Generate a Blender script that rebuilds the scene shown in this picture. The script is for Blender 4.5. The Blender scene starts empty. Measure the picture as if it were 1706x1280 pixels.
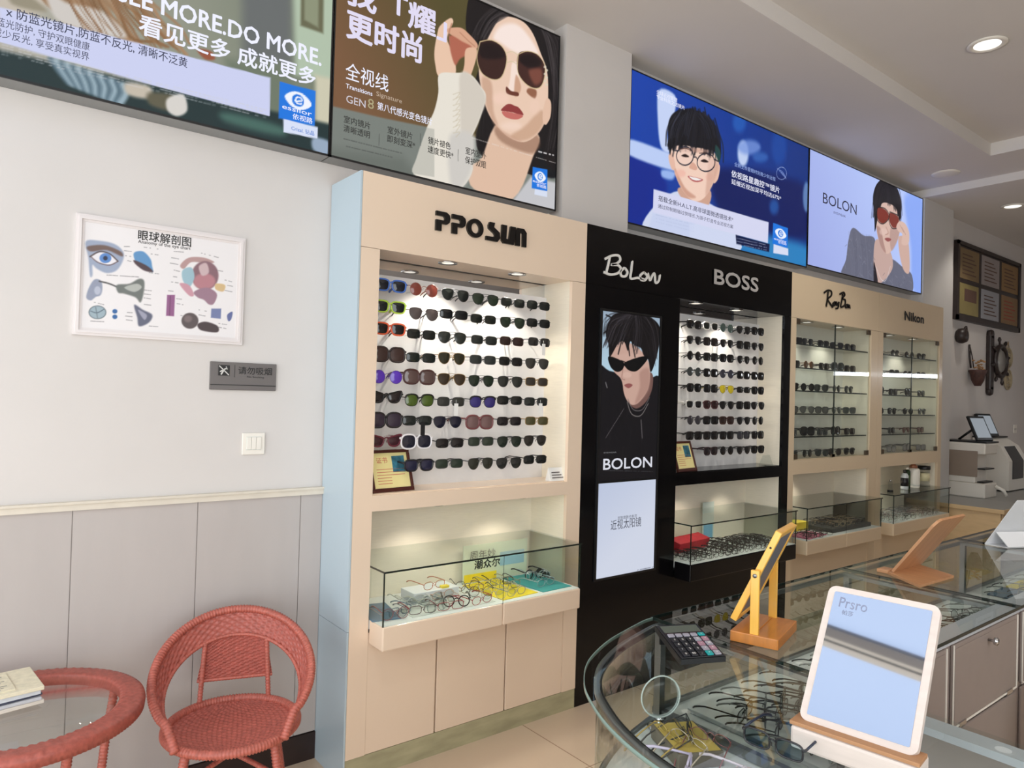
import bpy, bmesh, math, random
import numpy as np
from mathutils import Vector, Matrix, geometry

# ------------------------------------------------------------------ camera, light, exposure
SC = bpy.context.scene
COL = SC.collection
RM = np.array([[0.78771485, 0.03136224, 0.6152412],      # camera rotation: world = RM @ (right, down, forward)
               [-0.61540267, -0.00535715, 0.78819468],
               [0.02801549, -0.99949373, 0.0150805]])
CX, CY, FOC = 853.0, 640.0, 1177.036
EYE = np.array([0.0, 0.0, 1.6])
cam_data = bpy.data.cameras.new('camera')
cam = bpy.data.objects.new('camera', cam_data)
COL.objects.link(cam)
cam.matrix_world = Matrix(((RM[0, 0], -RM[0, 1], -RM[0, 2], EYE[0]), (RM[1, 0], -RM[1, 1], -RM[1, 2], EYE[1]),
                           (RM[2, 0], -RM[2, 1], -RM[2, 2], EYE[2]), (0, 0, 0, 1)))
cam_data.sensor_fit = 'HORIZONTAL'
cam_data.sensor_width = 36.0
cam_data.lens = FOC / 1706 * 36
cam_data.clip_start = 0.05
SC.camera = cam
SC.view_settings.view_transform = 'Standard'
SC.view_settings.look = 'None'
SC.view_settings.gamma = 1.0
SC.view_settings.exposure = 0.0
SC.view_settings.use_curve_mapping = False

W = bpy.data.worlds.new('overcast_daylight')
SC.world = W
W.use_nodes = True
W.node_tree.nodes['Background'].inputs[0].default_value = (0.93, 0.93, 0.97, 1)
W.node_tree.nodes['Background'].inputs[1].default_value = 4.2

def light(kind, name, loc, energy, color=(1, 1, 1), size=0.3, size_y=None, aim=None, blend=0.5, angle=100):
    d = bpy.data.lights.new(name, kind)
    d.energy = energy
    d.color = color
    if kind == 'AREA':
        d.shape = 'RECTANGLE' if size_y else 'DISK'
        d.size = size
        if size_y: d.size_y = size_y
    elif kind == 'SPOT':
        d.spot_size = math.radians(angle); d.spot_blend = blend; d.shadow_soft_size = size
    else:
        d.shadow_soft_size = size
    o = bpy.data.objects.new(name, d)
    COL.objects.link(o)
    o.location = loc
    if aim is not None:
        o.rotation_euler = (Vector(aim) - Vector(loc)).to_track_quat('-Z', 'Y').to_euler()
    return o

portal = light('AREA', 'shopfront_daylight', (-2.02, 0.0, 1.65), 1.0, size=5.9, size_y=3.0, aim=(5, 0, 1.65))
portal.data.cycles.is_portal = True
portal = light('AREA', 'added_window_daylight', (0.3, -3.22, 1.85), 1.0, size=4.2, size_y=2.3, aim=(0.3, 5, 1.85))  # portal of the unseen window added in the right wall
portal.data.cycles.is_portal = True

# ------------------------------------------------------------------ measuring helpers (photo pixel -> point on a known plane)
def ray(px, py): return RM @ np.array([px - CX, py - CY, FOC])
def onY(px, py, y):
    d = ray(px, py); return EYE + d * ((y - EYE[1]) / d[1])
def onX(px, py, x):
    d = ray(px, py); return EYE + d * ((x - EYE[0]) / d[0])
def onZ(px, py, z):
    d = ray(px, py); return EYE + d * ((z - EYE[2]) / d[2])

# ------------------------------------------------------------------ materials
def lin(c):
    out = []
    for v in c[:3]:
        v = v / 255.0
        out.append(v / 12.92 if v <= 0.04045 else ((v + 0.055) / 1.055) ** 2.4)
    return tuple(out)
def new_mat(name):
    m = bpy.data.materials.new(name); m.use_nodes = True
    return m, m.node_tree.nodes, m.node_tree.links, m.node_tree.nodes['Principled BSDF']
def pbr(name, rgb, rough=0.5, metal=0.0, noise=0.0, nscale=20.0, bump=0.0, coat=0.0, spec=0.5, emit=0.0, stretch=None, ior=None):
    m, N, L, B = new_mat(name)
    c = lin(rgb)
    B.inputs['Base Color'].default_value = (*c, 1)
    B.inputs['Roughness'].default_value = rough
    B.inputs['Metallic'].default_value = metal
    B.inputs['Coat Weight'].default_value = coat
    B.inputs['Coat Roughness'].default_value = 0.08
    B.inputs['Specular IOR Level'].default_value = spec
    if ior: B.inputs['IOR'].default_value = ior
    if emit:
        B.inputs['Emission Color'].default_value = (*c, 1); B.inputs['Emission Strength'].default_value = emit
    if noise or bump:
        tc = N.new('ShaderNodeTexCoord'); nz = N.new('ShaderNodeTexNoise')
        nz.inputs['Scale'].default_value = nscale; nz.inputs['Detail'].default_value = 5
        if stretch:
            mp = N.new('ShaderNodeMapping'); mp.inputs['Scale'].default_value = stretch
            L.new(tc.outputs['Object'], mp.inputs['Vector']); L.new(mp.outputs['Vector'], nz.inputs['Vector'])
        else:
            L.new(tc.outputs['Object'], nz.inputs['Vector'])
        if noise:
            r = N.new('ShaderNodeValToRGB')
            r.color_ramp.elements[0].position = 0.3; r.color_ramp.elements[1].position = 0.7
            r.color_ramp.elements[0].color = (*[max(0, x * (1 - noise)) for x in c], 1)
            r.color_ramp.elements[1].color = (*[min(1, x * (1 + noise)) for x in c], 1)
            L.new(nz.outputs['Fac'], r.inputs['Fac']); L.new(r.outputs['Color'], B.inputs['Base Color'])
        if bump:
            b = N.new('ShaderNodeBump'); b.inputs['Strength'].default_value = bump; b.inputs['Distance'].default_value = 0.002
            L.new(nz.outputs['Fac'], b.inputs['Height']); L.new(b.outputs['Normal'], B.inputs['Normal'])
    return m
def glass_mat(name, tint, ior=1.5, rough=0.0):
    m, N, L, B = new_mat(name)
    N.remove(B)
    t = N.new('ShaderNodeBsdfTransparent'); t.inputs[0].default_value = (*tint, 1)
    g = N.new('ShaderNodeBsdfGlossy'); g.inputs['Roughness'].default_value = rough
    f = N.new('ShaderNodeFresnel'); f.inputs['IOR'].default_value = ior
    geo = N.new('ShaderNodeNewGeometry')
    mth = N.new('ShaderNodeMath'); mth.operation = 'MULTIPLY'
    inv = N.new('ShaderNodeMath'); inv.operation = 'SUBTRACT'; inv.inputs[0].default_value = 1.0
    L.new(geo.outputs['Backfacing'], inv.inputs[1])
    L.new(f.outputs[0], mth.inputs[0]); L.new(inv.outputs[0], mth.inputs[1])
    mix = N.new('ShaderNodeMixShader')
    L.new(mth.outputs[0], mix.inputs[0]); L.new(t.outputs[0], mix.inputs[1]); L.new(g.outputs[0], mix.inputs[2])
    L.new(mix.outputs[0], N['Material Output'].inputs['Surface'])
    return m
def emit_mat(name, rgb, strength=1.0):
    m, N, L, B = new_mat(name)
    B.inputs['Base Color'].default_value = (0.02, 0.02, 0.02, 1)
    B.inputs['Emission Color'].default_value = (*lin(rgb), 1)
    B.inputs['Emission Strength'].default_value = strength
    return m

M = dict(
    wall=pbr('white_emulsion_wall', (208, 202, 198), 0.75, noise=0.02, nscale=3, bump=0.05),
    farwall=pbr('far_white_wall', (205, 201, 198), 0.8, noise=0.02, nscale=3),
    ceiling=pbr('white_ceiling_paint', (214, 208, 203), 0.85, noise=0.015, nscale=2),
    wainscot=pbr('grey_wall_panel', (182, 174, 170), 0.45, noise=0.03, nscale=1.5, stretch=(6, 1, 1)),
    trimcream=pbr('cream_dado_rail', (214, 205, 190), 0.5, noise=0.03),
    skirting=pbr('dark_skirting', (44, 30, 28), 0.4, noise=0.1),
    cream=pbr('cream_laminate', (228, 205, 182), 0.28, noise=0.02, nscale=1.2, coat=0.15),
    creamin=pbr('cream_niche_lining', (232, 222, 203), 0.45, noise=0.03, nscale=14, stretch=(1, 1, 12)),
    creamfar=pbr('beige_laminate', (214, 193, 164), 0.28, noise=0.02, nscale=1.2, coat=0.15),
    sidepale=pbr('pale_blue_white_side_panel', (178, 194, 203), 0.3, noise=0.02, nscale=1.5),
    stone=pbr('green_beige_stone_plinth', (166, 160, 128), 0.3, noise=0.16, nscale=6, stretch=(1, 1, 4)),
    black=pbr('black_gloss_lacquer', (10, 9, 11), 0.14, noise=0.1, spec=0.3),
    blackmat=pbr('black_plastic', (18, 18, 20), 0.4),
    letterblack=pbr('black_acrylic_letter', (14, 12, 12), 0.25),
    lettersilver=pbr('silver_letter', (190, 186, 184), 0.35, metal=0.2),
    letterwhite=pbr('white_letter', (225, 222, 216), 0.4),
    whitepanel=pbr('white_rack_board', (226, 224, 224), 0.5, noise=0.02),
    steelback=pbr('brushed_white_back', (232, 229, 220), 0.35, metal=0.15, noise=0.05, nscale=40, stretch=(8, 1, 0.2)),
    mirror=pbr('mirror_silver', (220, 222, 225), 0.02, metal=1.0),
    mirrordim=pbr('tinted_mirror', (196, 196, 200), 0.03, metal=1.0),
    chrome=pbr('chrome', (200, 200, 202), 0.15, metal=1.0),
    steel=pbr('steel_trim', (150, 152, 152), 0.28, metal=0.9),
    bronze=pbr('bronze_clip', (96, 82, 66), 0.4, metal=0.6),
    glass=glass_mat('clear_glass', (0.95, 0.975, 0.965)),
    glassdoor=glass_mat('door_glass', (0.955, 0.975, 0.965)),
    glasstop=glass_mat('counter_glass', (0.955, 0.98, 0.97)),
    glassedge=pbr('dark_glass_edge', (22, 34, 30), 0.2),
    glassgreen=pbr('green_glass_edge', (120, 142, 134), 0.2),
    acrylic=glass_mat('clear_acrylic', (0.9, 0.92, 0.92), 1.4),
    wicker=pbr('coral_wicker', (174, 92, 78), 0.42, noise=0.2, nscale=70),
    wickerdark=pbr('coral_wicker_weave', (164, 84, 72), 0.42, noise=0.2, nscale=70),
    plate=pbr('white_switch_plastic', (232, 226, 216), 0.35),
    signgrey=pbr('grey_metal_sign', (104, 98, 96), 0.4),
    signdark=pbr('dark_sign_print', (30, 28, 28), 0.5),
    signlight=pbr('light_sign_print', (205, 202, 198), 0.5),
    paper=pbr('white_paper', (232, 230, 226), 0.7),
    frameplastic=pbr('pearl_plastic_frame', (222, 214, 212), 0.35),
    redwood=pbr('red_brown_wood_frame', (76, 34, 26), 0.35, noise=0.2, nscale=12, stretch=(1, 1, 5)),
    yellowwood=pbr('varnished_yellow_wood', (232, 176, 74), 0.3, noise=0.08, nscale=8, stretch=(8, 8, 1), coat=0.3),
    honeywood=pbr('honey_wood_base', (190, 118, 48), 0.3, noise=0.14, nscale=9, stretch=(1, 8, 1), coat=0.3),
    beech=pbr('brown_beech_board', (186, 136, 96), 0.45, noise=0.1, nscale=8, stretch=(8, 1, 1)),
    paleash=pbr('whitewashed_wood', (204, 190, 182), 0.5, noise=0.05, nscale=10, stretch=(1, 1, 8)),
    counterbody=pbr('warm_white_counter_body', (212, 200, 192), 0.35, noise=0.02),
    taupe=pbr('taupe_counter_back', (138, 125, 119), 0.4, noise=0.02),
    border=pbr('grey_counter_border', (176, 178, 184), 0.4),
    tray=pbr('white_counter_tray', (222, 224, 222), 0.5),
    deskwood=pbr('yellow_beech_desk', (200, 172, 132), 0.4, noise=0.06, nscale=8, stretch=(1, 1, 6)),
    desktop=pbr('grey_desk_top', (150, 148, 144), 0.4),
    machine=pbr('ivory_machine_plastic', (222, 216, 206), 0.45),
    machbrown=pbr('taupe_machine_panel', (140, 124, 110), 0.5),
    darkwood=pbr('dark_brown_wood', (46, 36, 34), 0.4, noise=0.2, nscale=15),
    blackscreen=pbr('black_screen_glass', (24, 26, 30), 0.08),
    yellowbox=pbr('yellow_card', (232, 206, 70), 0.6),
    red=pbr('red_cloth', (196, 36, 52), 0.7, noise=0.15),
    teal=pbr('teal_card', (60, 150, 150), 0.6),
    yellowcard=pbr('yellow_poster_card', (236, 210, 40), 0.6),
    bluecard=pbr('slate_blue_card', (96, 124, 146), 0.6),
    greycard=pbr('pale_grey_card', (206, 208, 202), 0.6),
    whitebox=pbr('white_card_box', (226, 226, 228), 0.55),
    lamp=emit_mat('warm_white_lamp', (255, 246, 230), 1.05),
    lampcool=emit_mat('cool_white_lamp', (255, 250, 240), 1.3),
)

def floor_mat():
    m, N, L, B = new_mat('beige_floor_tile')
    tc = N.new('ShaderNodeTexCoord'); mp = N.new('ShaderNodeMapping')
    mp.inputs['Location'].default_value = (0.2, 0.205, 0)
    L.new(tc.outputs['Object'], mp.inputs['Vector'])
    br = N.new('ShaderNodeTexBrick')
    br.offset = 0.0; br.inputs['Scale'].default_value = 1.0
    br.inputs['Mortar Size'].default_value = 0.003; br.inputs['Brick Width'].default_value = 0.8; br.inputs['Row Height'].default_value = 0.8
    br.inputs['Color1'].default_value = (*lin((204, 182, 158)), 1); br.inputs['Color2'].default_value = (*lin((208, 186, 162)), 1)
    br.inputs['Mortar'].default_value = (*lin((158, 134, 112)), 1)
    L.new(mp.outputs[0], br.inputs['Vector'])
    L.new(br.outputs['Color'], B.inputs['Base Color'])
    B.inputs['Roughness'].default_value = 0.25
    return m
M['floor'] = floor_mat()

def attr_mat(name, emission, rough=0.35):
    m, N, L, B = new_mat(name)
    a = N.new('ShaderNodeAttribute'); a.attribute_name = 'print'; a.attribute_type = 'GEOMETRY'
    B.inputs['Roughness'].default_value = rough
    if emission:
        B.inputs['Base Color'].default_value = (0.006, 0.006, 0.006, 1); B.inputs['Specular IOR Level'].default_value = 0.22; B.inputs['Roughness'].default_value = 0.3
        L.new(a.outputs['Color'], B.inputs['Emission Color']); B.inputs['Emission Strength'].default_value = emission
    else:
        L.new(a.outputs['Color'], B.inputs['Base Color'])
    return m
M['backlit'] = attr_mat('backlit_print', 1.0)
M['printed'] = attr_mat('printed_paper', 0.0, 0.4)
_em = {}
def ink(rgb, lit=True):
    k = (tuple(rgb), lit)
    if k not in _em:
        _em[k] = emit_mat('backlit_ink', rgb, 1.0) if lit else pbr('printed_ink', rgb, 0.5)
    return _em[k]

# ------------------------------------------------------------------ mesh helpers
def attach(o, parent):
    o.parent = parent
    if parent.get('_world'):                     # the part's mesh is given in room coordinates
        o.matrix_parent_inverse = Matrix.LocRotScale(parent.location, parent.rotation_euler, None).inverted()
class MB:
    """collects shapes, then links them as ONE mesh object"""
    def __init__(self): self.v = []; self.f = []; self.mi = []; self.sm = []
    def add(self, verts, faces, mi=0, smooth=False):
        o = len(self.v)
        self.v += [tuple(map(float, p)) for p in verts]
        for f in faces:
            self.f.append([i + o for i in f]); self.mi.append(mi); self.sm.append(smooth)
        return self
    def box(self, x0, x1, y0, y1, z0, z1, mi=0):
        if x0 > x1: x0, x1 = x1, x0
        if y0 > y1: y0, y1 = y1, y0
        if z0 > z1: z0, z1 = z1, z0
        return self.add([(x0, y0, z0), (x1, y0, z0), (x1, y1, z0), (x0, y1, z0), (x0, y0, z1), (x1, y0, z1), (x1, y1, z1), (x0, y1, z1)],
                        [(0, 3, 2, 1), (4, 5, 6, 7), (0, 1, 5, 4), (1, 2, 6, 5), (2, 3, 7, 6), (3, 0, 4, 7)], mi)
    def rbox(self, x0, x1, y0, y1, z0, z1, r=0.004, mi=0):
        bm = bmesh.new()
        bmesh.ops.create_cube(bm, size=1.0)
        for v in bm.verts:
            v.co = Vector(((x0 + x1) / 2 + v.co.x * (x1 - x0), (y0 + y1) / 2 + v.co.y * (y1 - y0), (z0 + z1) / 2 + v.co.z * (z1 - z0)))
        bmesh.ops.bevel(bm, geom=bm.edges[:], offset=r, segments=2, affect='EDGES', profile=0.5)
        bm.verts.index_update()
        self.add([v.co[:] for v in bm.verts], [[v.index for v in f.verts] for f in bm.faces], mi)
        bm.free()
        return self
    def tube(self, pts, r, n=8, mi=0, closed=False, caps=True, rfun=None):
        pts = [Vector(p) for p in pts]
        m = len(pts)
        rings = []
        prev = None
        for i, p in enumerate(pts):
            if closed: t = (pts[(i + 1) % m] - pts[i - 1])
            elif i == 0: t = pts[1] - pts[0]
            elif i == m - 1: t = pts[-1] - pts[-2]
            else: t = pts[i + 1] - pts[i - 1]
            if t.length < 1e-9: t = Vector((0, 0, 1))
            t.normalize()
            if prev is None:
                a = Vector((0, 0, 1)) if abs(t.z) < 0.9 else Vector((1, 0, 0))
                u = t.cross(a).normalized()
            else:
                u = (prev - t * prev.dot(t))
                u = u.normalized() if u.length > 1e-6 else t.orthogonal().normalized()
            prev = u
            w = t.cross(u)
            rr = rfun(i / max(1, m - 1)) if rfun else (r[i] if isinstance(r, (list, tuple)) else r)
            rings.append([p + (u * math.cos(2 * math.pi * k / n) + w * math.sin(2 * math.pi * k / n)) * rr for k in range(n)])
        V = [q for ring in rings for q in ring]
        F = []
        for i in range(m if closed else m - 1):
            j = (i + 1) % m
            for k in range(n):
                k2 = (k + 1) % n
                F.append((i * n + k, i * n + k2, j * n + k2, j * n + k))
        if caps and not closed:
            F.append(list(range(n))[::-1]); F.append([(m - 1) * n + k for k in range(n)])
        return self.add(V, F, mi, True)
    def prism(self, poly, z0, z1, mi=0, axis='z', smooth=False):
        """poly: list of 2D points (any simple polygon); extruded between z0 and z1 along the axis"""
        n = len(poly)
        area = sum(poly[i][0] * poly[(i + 1) % n][1] - poly[(i + 1) % n][0] * poly[i][1] for i in range(n))
        if area < 0: poly = poly[::-1]
        def P(p, z):
            return (p[0], p[1], z) if axis == 'z' else ((p[0], z, p[1]) if axis == 'y' else (z, p[0], p[1]))
        V = [P(p, z0) for p in poly] + [P(p, z1) for p in poly]
        tri = geometry.tessellate_polygon([[Vector((p[0], p[1], 0)) for p in poly]])
        F = []
        for t in tri:
            a, b, c = t
            cr = (poly[b][0] - poly[a][0]) * (poly[c][1] - poly[a][1]) - (poly[b][1] - poly[a][1]) * (poly[c][0] - poly[a][0])
            if cr < 0: a, b, c = a, c, b
            F.append((c, b, a)); F.append((a + n, b + n, c + n))
        flip = (axis == 'y')
        if flip: F = [tuple(reversed(f)) for f in F]
        self.add(V, F, mi)
        S = []
        for i in range(n):
            j = (i + 1) % n
            q = (i, j, j + n, i + n)
            S.append(tuple(reversed(q)) if flip else q)
        o = len(self.v) - 2 * n
        for q in S:
            self.f.append([i + o for i in q]); self.mi.append(mi); self.sm.append(smooth)
        return self
    def lathe(self, prof, c=(0, 0, 0), n=24, mi=0, axis='z', caps=True):
        V = []; F = []
        m = len(prof)
        for r, z in prof:
            for k in range(n):
                a = 2 * math.pi * k / n
                if axis == 'z': V.append((c[0] + r * math.cos(a), c[1] + r * math.sin(a), c[2] + z))
                elif axis == 'y': V.append((c[0] + r * math.cos(a), c[1] + z, c[2] - r * math.sin(a)))
                else: V.append((c[0] + z, c[1] + r * math.cos(a), c[2] + r * math.sin(a)))
        for i in range(m - 1):
            for k in range(n):
                k2 = (k + 1) % n
                F.append((i * n + k, i * n + k2, (i + 1) * n + k2, (i + 1) * n + k))
        if caps: F.append(list(range(n))[::-1]); F.append([(m - 1) * n + k for k in range(n)])
        return self.add(V, F, mi, True)
    def mat4(self, mtx):
        self.v = [tuple(mtx @ Vector(p)) for p in self.v]; return self
    def mesh(self, name, mats):
        me = bpy.data.meshes.new(name)
        me.from_pydata(self.v, [], self.f)
        if not isinstance(mats, (list, tuple)): mats = [mats]
        for m in mats: me.materials.append(m)
        me.polygons.foreach_set('material_index', self.mi)
        me.polygons.foreach_set('use_smooth', self.sm)
        me.update()
        return me
    def build(self, name, mats, parent=None):
        o = bpy.data.objects.new(name, self.mesh(name, mats))
        COL.objects.link(o)
        if parent is not None: attach(o, parent)
        return o

def tag(o, label=None, cat=None, group=None, kind=None):
    if label: o['label'] = label
    if cat: o['category'] = cat
    if group: o['group'] = group
    if kind: o['kind'] = kind
    return o
def thing(name, loc, label, cat, group=None, rz=0.0, world=False):
    o = bpy.data.objects.new(name, None)
    o.empty_display_size = 0.05
    COL.objects.link(o)
    o.location = loc; o.rotation_euler = (0, 0, rz)
    if world: o['_world'] = 1
    return tag(o, label, cat, group)
def structure(name, mb, mats):
    o = mb.build(name, mats); o['kind'] = 'structure'; return o

def catmull(pts, per=8, closed=True):
    P = [np.array(p, float) for p in pts]; n = len(P); out = []
    rng = range(n) if closed else range(n - 1)
    for i in rng:
        if closed: a, b, c, d = P[i - 1], P[i], P[(i + 1) % n], P[(i + 2) % n]
        else: a, b, c, d = P[max(i - 1, 0)], P[i], P[i + 1], P[min(i + 2, n - 1)]
        for k in range(per):
            t = k / per
            out.append(0.5 * ((2 * b) + (-a + c) * t + (2 * a - 5 * b + 4 * c - d) * t * t + (-a + 3 * b - 3 * c + d) * t ** 3))
    if not closed: out.append(P[-1])
    return out

# ------------------------------------------------------------------ lettering
_tc = {}
def text_mesh(body, weight=0.0):
    k = (body, weight)
    if k in _tc: return _tc[k]
    cu = bpy.data.curves.new('lettering', 'FONT')
    cu.body = body; cu.size = 1.0; cu.resolution_u = 3 if len(body) < 12 else 2
    cu.offset = weight
    o = bpy.data.objects.new('lettering_source', cu)
    COL.objects.link(o)
    bpy.context.view_layer.update()
    dg = bpy.context.evaluated_depsgraph_get()
    me = bpy.data.meshes.new_from_object(o.evaluated_get(dg))
    nv = len(me.vertices)
    v = np.zeros(nv * 3); me.vertices.foreach_get('co', v); v = v.reshape(-1, 3)
    f = [list(p.vertices) for p in me.polygons]
    bpy.data.objects.remove(o); bpy.data.curves.remove(cu); bpy.data.meshes.remove(me)
    _tc[k] = (v, f)
    return _tc[k]
class Letters:
    """lettering lying in a plane Y = y facing -Y; one mesh"""
    def __init__(self, y): self.mb = MB(); self.y = y; self.cols = []
    def ci(self, m):
        if m not in self.cols: self.cols.append(m)
        return self.cols.index(m)
    def text(self, body, p0, p1, h_px, mat, weight=0.0, lift=0.0):
        """baseline from photo point p0 to p1, glyphs h_px high at p0"""
        a = onY(*p0, self.y); b = onY(*p1, self.y)
        t = onY(p0[0] + 0.026 * h_px, p0[1] - h_px, self.y)
        self.world(body, a[0], b[0], (a[2] + b[2]) / 2, (t[2] - a[2]) , mat, weight, lift, b[2] - a[2])
    def world(self, body, x0, x1, z, h, mat, weight=0.0, lift=0.0, rise=0.0):
        v, f = text_mesh(body, 0.0)
        if len(v) == 0: return
        lo, hi = v.min(0), v.max(0)
        cap = 0.84 if any(ord(c) > 0x2e80 for c in body) else 0.73
        sx = (x1 - x0) / (hi[0] - lo[0]); sz = h / cap
        offs = [(0, 0)] if weight < .004 else [(weight * .9 * math.cos(a), weight * .9 * math.sin(a)) for a in [k * math.pi / 3 for k in range(6)]] + [(0, 0)]
        for n_, (dx, dz) in enumerate(offs):       # bold: the same glyphs laid over each other
            P = [(x0 + (q[0] - lo[0]) * sx + dx * sz, self.y - lift - n_ * .00003, z + (q[1] + dz) * sz) for q in v]
            self.mb.add(P, [list(g) for g in f], self.ci(mat))
    def stroke(self, pts_px, w, mat, smooth=True, lift=0.0, thick=0.0):
        P = catmull([onY(*p, self.y)[[0, 2]] for p in pts_px], 6, False) if smooth else [onY(*p, self.y)[[0, 2]] for p in pts_px]
        self.ribbon(P, w, mat, lift, thick)
    def ribbon(self, P, w, mat, lift=0.0, thick=0.0):
        P = [np.array(p, float) for p in P]
        L_, R_ = [], []
        for i, p in enumerate(P):
            t = P[min(i + 1, len(P) - 1)] - P[max(i - 1, 0)]
            n = np.array([-t[1], t[0]]); n = n / (np.linalg.norm(n) + 1e-9) * w / 2
            L_.append(p + n); R_.append(p - n)
        y = self.y - lift
        n = len(P)
        V = [(q[0], y, q[1]) for q in L_] + [(q[0], y, q[1]) for q in R_]
        F = [(i, i + 1, n + i + 1, n + i) for i in range(n - 1)]
        if thick:
            V += [(q[0], y + thick, q[1]) for q in L_] + [(q[0], y + thick, q[1]) for q in R_]
            F += [(i, 2 * n + i, 2 * n + i + 1, i + 1) for i in range(n - 1)] + [(n + i, n + i + 1, 3 * n + i + 1, 3 * n + i) for i in range(n - 1)]
            F += [(0, n, 3 * n, 2 * n), (n - 1, 3 * n - 1, 4 * n - 1, 2 * n - 1)]
        self.mb.add(V, F, self.ci(mat))
        for e in (P[0], P[-1]):
            k = 10
            self.mb.add([(e[0] + w / 2 * math.cos(2 * math.pi * i / k), y - 0.0002, e[1] + w / 2 * math.sin(2 * math.pi * i / k)) for i in range(k)], [list(range(k))], self.ci(mat))
    def build(self, name, parent=None):
        return self.mb.build(name, self.cols, parent)
    def letters(self, parent, gap=0.0):
        """raised letters: each letter a part of its own (split where the lettering has gaps along X)"""
        mb = self.mb
        sp = sorted([(min(mb.v[i][0] for i in f), max(mb.v[i][0] for i in f), k) for k, f in enumerate(mb.f)])
        groups = []; end = -1e9
        for a, b, k in sp:
            if a > end + gap: groups.append([])
            groups[-1].append(k); end = max(end, b)
        for g in groups:
            m = MB()
            for k in g: m.add([mb.v[i] for i in mb.f[k]], [list(range(len(mb.f[k])))], mb.mi[k])
            m.build('letter', self.cols, parent)

# ------------------------------------------------------------------ printed pictures: a fine mesh whose points carry the print's colours
class Canvas:
    def __init__(self, y, x0, x1, z0, z1, step, base):
        self.y, self.x0, self.x1, self.z0, self.z1 = y, x0, x1, z0, z1
        self.nx = int(round((x1 - x0) / step)) + 1; self.nz = int(round((z1 - z0) / step)) + 1
        self.gx = np.linspace(x0, x1, self.nx); self.gz = np.linspace(z0, z1, self.nz)
        self.X, self.Z = np.meshgrid(self.gx, self.gz)
        self.C = np.zeros((self.nz, self.nx, 3)) + np.array(base, float)
        self.step = step
        self.T = lambda p: p                       # point -> photo pixel
    def uv(self, p):
        q = self.T(p); w = onY(q[0], q[1], self.y); return np.array([w[0], w[2]])
    def blend(self, mask, rgb, sl):
        m = mask[..., None]
        self.C[sl] = self.C[sl] * (1 - m) + np.array(rgb, float) * m
    def window(self, P, pad):
        lo = P.min(0) - pad; hi = P.max(0) + pad
        i0 = max(0, int((lo[0] - self.x0) / self.step)); i1 = min(self.nx, int((hi[0] - self.x0) / self.step) + 2)
        j0 = max(0, int((lo[1] - self.z0) / self.step)); j1 = min(self.nz, int((hi[1] - self.z0) / self.step) + 2)
        if i0 >= i1 or j0 >= j1: return None
        return (slice(j0, j1), slice(i0, i1))
    @staticmethod
    def seg(X, Z, A, B):
        d = B - A; l2 = d @ d + 1e-12
        t = np.clip(((X - A[0]) * d[0] + (Z - A[1]) * d[1]) / l2, 0, 1)
        return np.hypot(X - A[0] - t * d[0], Z - A[1] - t * d[1])
    def poly(self, pts, rgb, feather=0.003, smooth=True, alpha=1.0):
        P = np.array([self.uv(p) for p in pts])
        if smooth: P = np.array(catmull(P, 5))
        sl = self.window(P, feather * 2)
        if sl is None: return
        X, Z = self.X[sl], self.Z[sl]
        inside = np.zeros(X.shape, bool); dist = np.full(X.shape, 1e9)
        n = len(P)
        for i in range(n):
            a, b = P[i], P[(i + 1) % n]
            if (a[1] > b[1]) != (b[1] > a[1]) or a[1] != b[1]:
                c = ((a[1] > Z) != (b[1] > Z))
                with np.errstate(divide='ignore', invalid='ignore'):
                    xx = (b[0] - a[0]) * (Z - a[1]) / (b[1] - a[1] + 1e-15) + a[0]
                inside ^= (c & (X < xx))
            dist = np.minimum(dist, self.seg(X, Z, a, b))
        sd = np.where(inside, dist, -dist)
        m = np.clip(sd / (2 * feather) + 0.5, 0, 1); m = m * m * (3 - 2 * m)
        self.blend(m * alpha, rgb, sl)
    def ell(self, c, rx, ry, rgb, feather=0.003, alpha=1.0, rot=0.0):
        self.poly([(c[0] + rx * math.cos(a) * math.cos(rot) - ry * math.sin(a) * math.sin(rot), c[1] + rx * math.cos(a) * math.sin(rot) + ry * math.sin(a) * math.cos(rot)) for a in [k * math.pi / 6 for k in range(12)]], rgb, feather, True, alpha)
    def line(self, pts, w, rgb, feather=0.002, alpha=1.0, smooth=True):
        P = np.array([self.uv(p) for p in pts])
        if smooth and len(P) > 2: P = np.array(catmull(P, 5, False))
        sl = self.window(P, w + feather)
        if sl is None: return
        X, Z = self.X[sl], self.Z[sl]
        d = np.full(X.shape, 1e9)
        for a, b in zip(P[:-1], P[1:]): d = np.minimum(d, self.seg(X, Z, a, b))
        m = np.clip((w / 2 - d) / (2 * feather) + 0.5, 0, 1)
        self.blend(m * alpha, rgb, sl)
    def ring(self, c, rx, ry, w, rgb, **k):
        self.line([(c[0] + rx * math.cos(a), c[1] + ry * math.sin(a)) for a in [i * math.pi / 8 for i in range(17)]], w, rgb, **k)
    def grad(self, p0, c0, p1, c1):
        a, b = self.uv(p0), self.uv(p1); d = b - a
        t = np.clip(((self.X - a[0]) * d[0] + (self.Z - a[1]) * d[1]) / (d @ d), 0, 1)[..., None]
        self.C = np.array(c0, float) * (1 - t) + np.array(c1, float) * t
    def scribble(self, p0, p1, w, rgb, rnd, dash=0.012, alpha=0.8):
        """a line of tiny print: short dashes"""
        a, b = np.array(p0, float), np.array(p1, float)
        L_ = np.linalg.norm(self.uv(b) - self.uv(a)); n = max(2, int(L_ / dash))
        for i in range(n):
            if rnd.random() < 0.15: continue
            t0 = i / n; t1 = (i + 0.35 + 0.4 * rnd.random()) / n
            self.line([a + (b - a) * t0, a + (b - a) * min(1, t1)], w, rgb, 0.0015, alpha, False)
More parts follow.
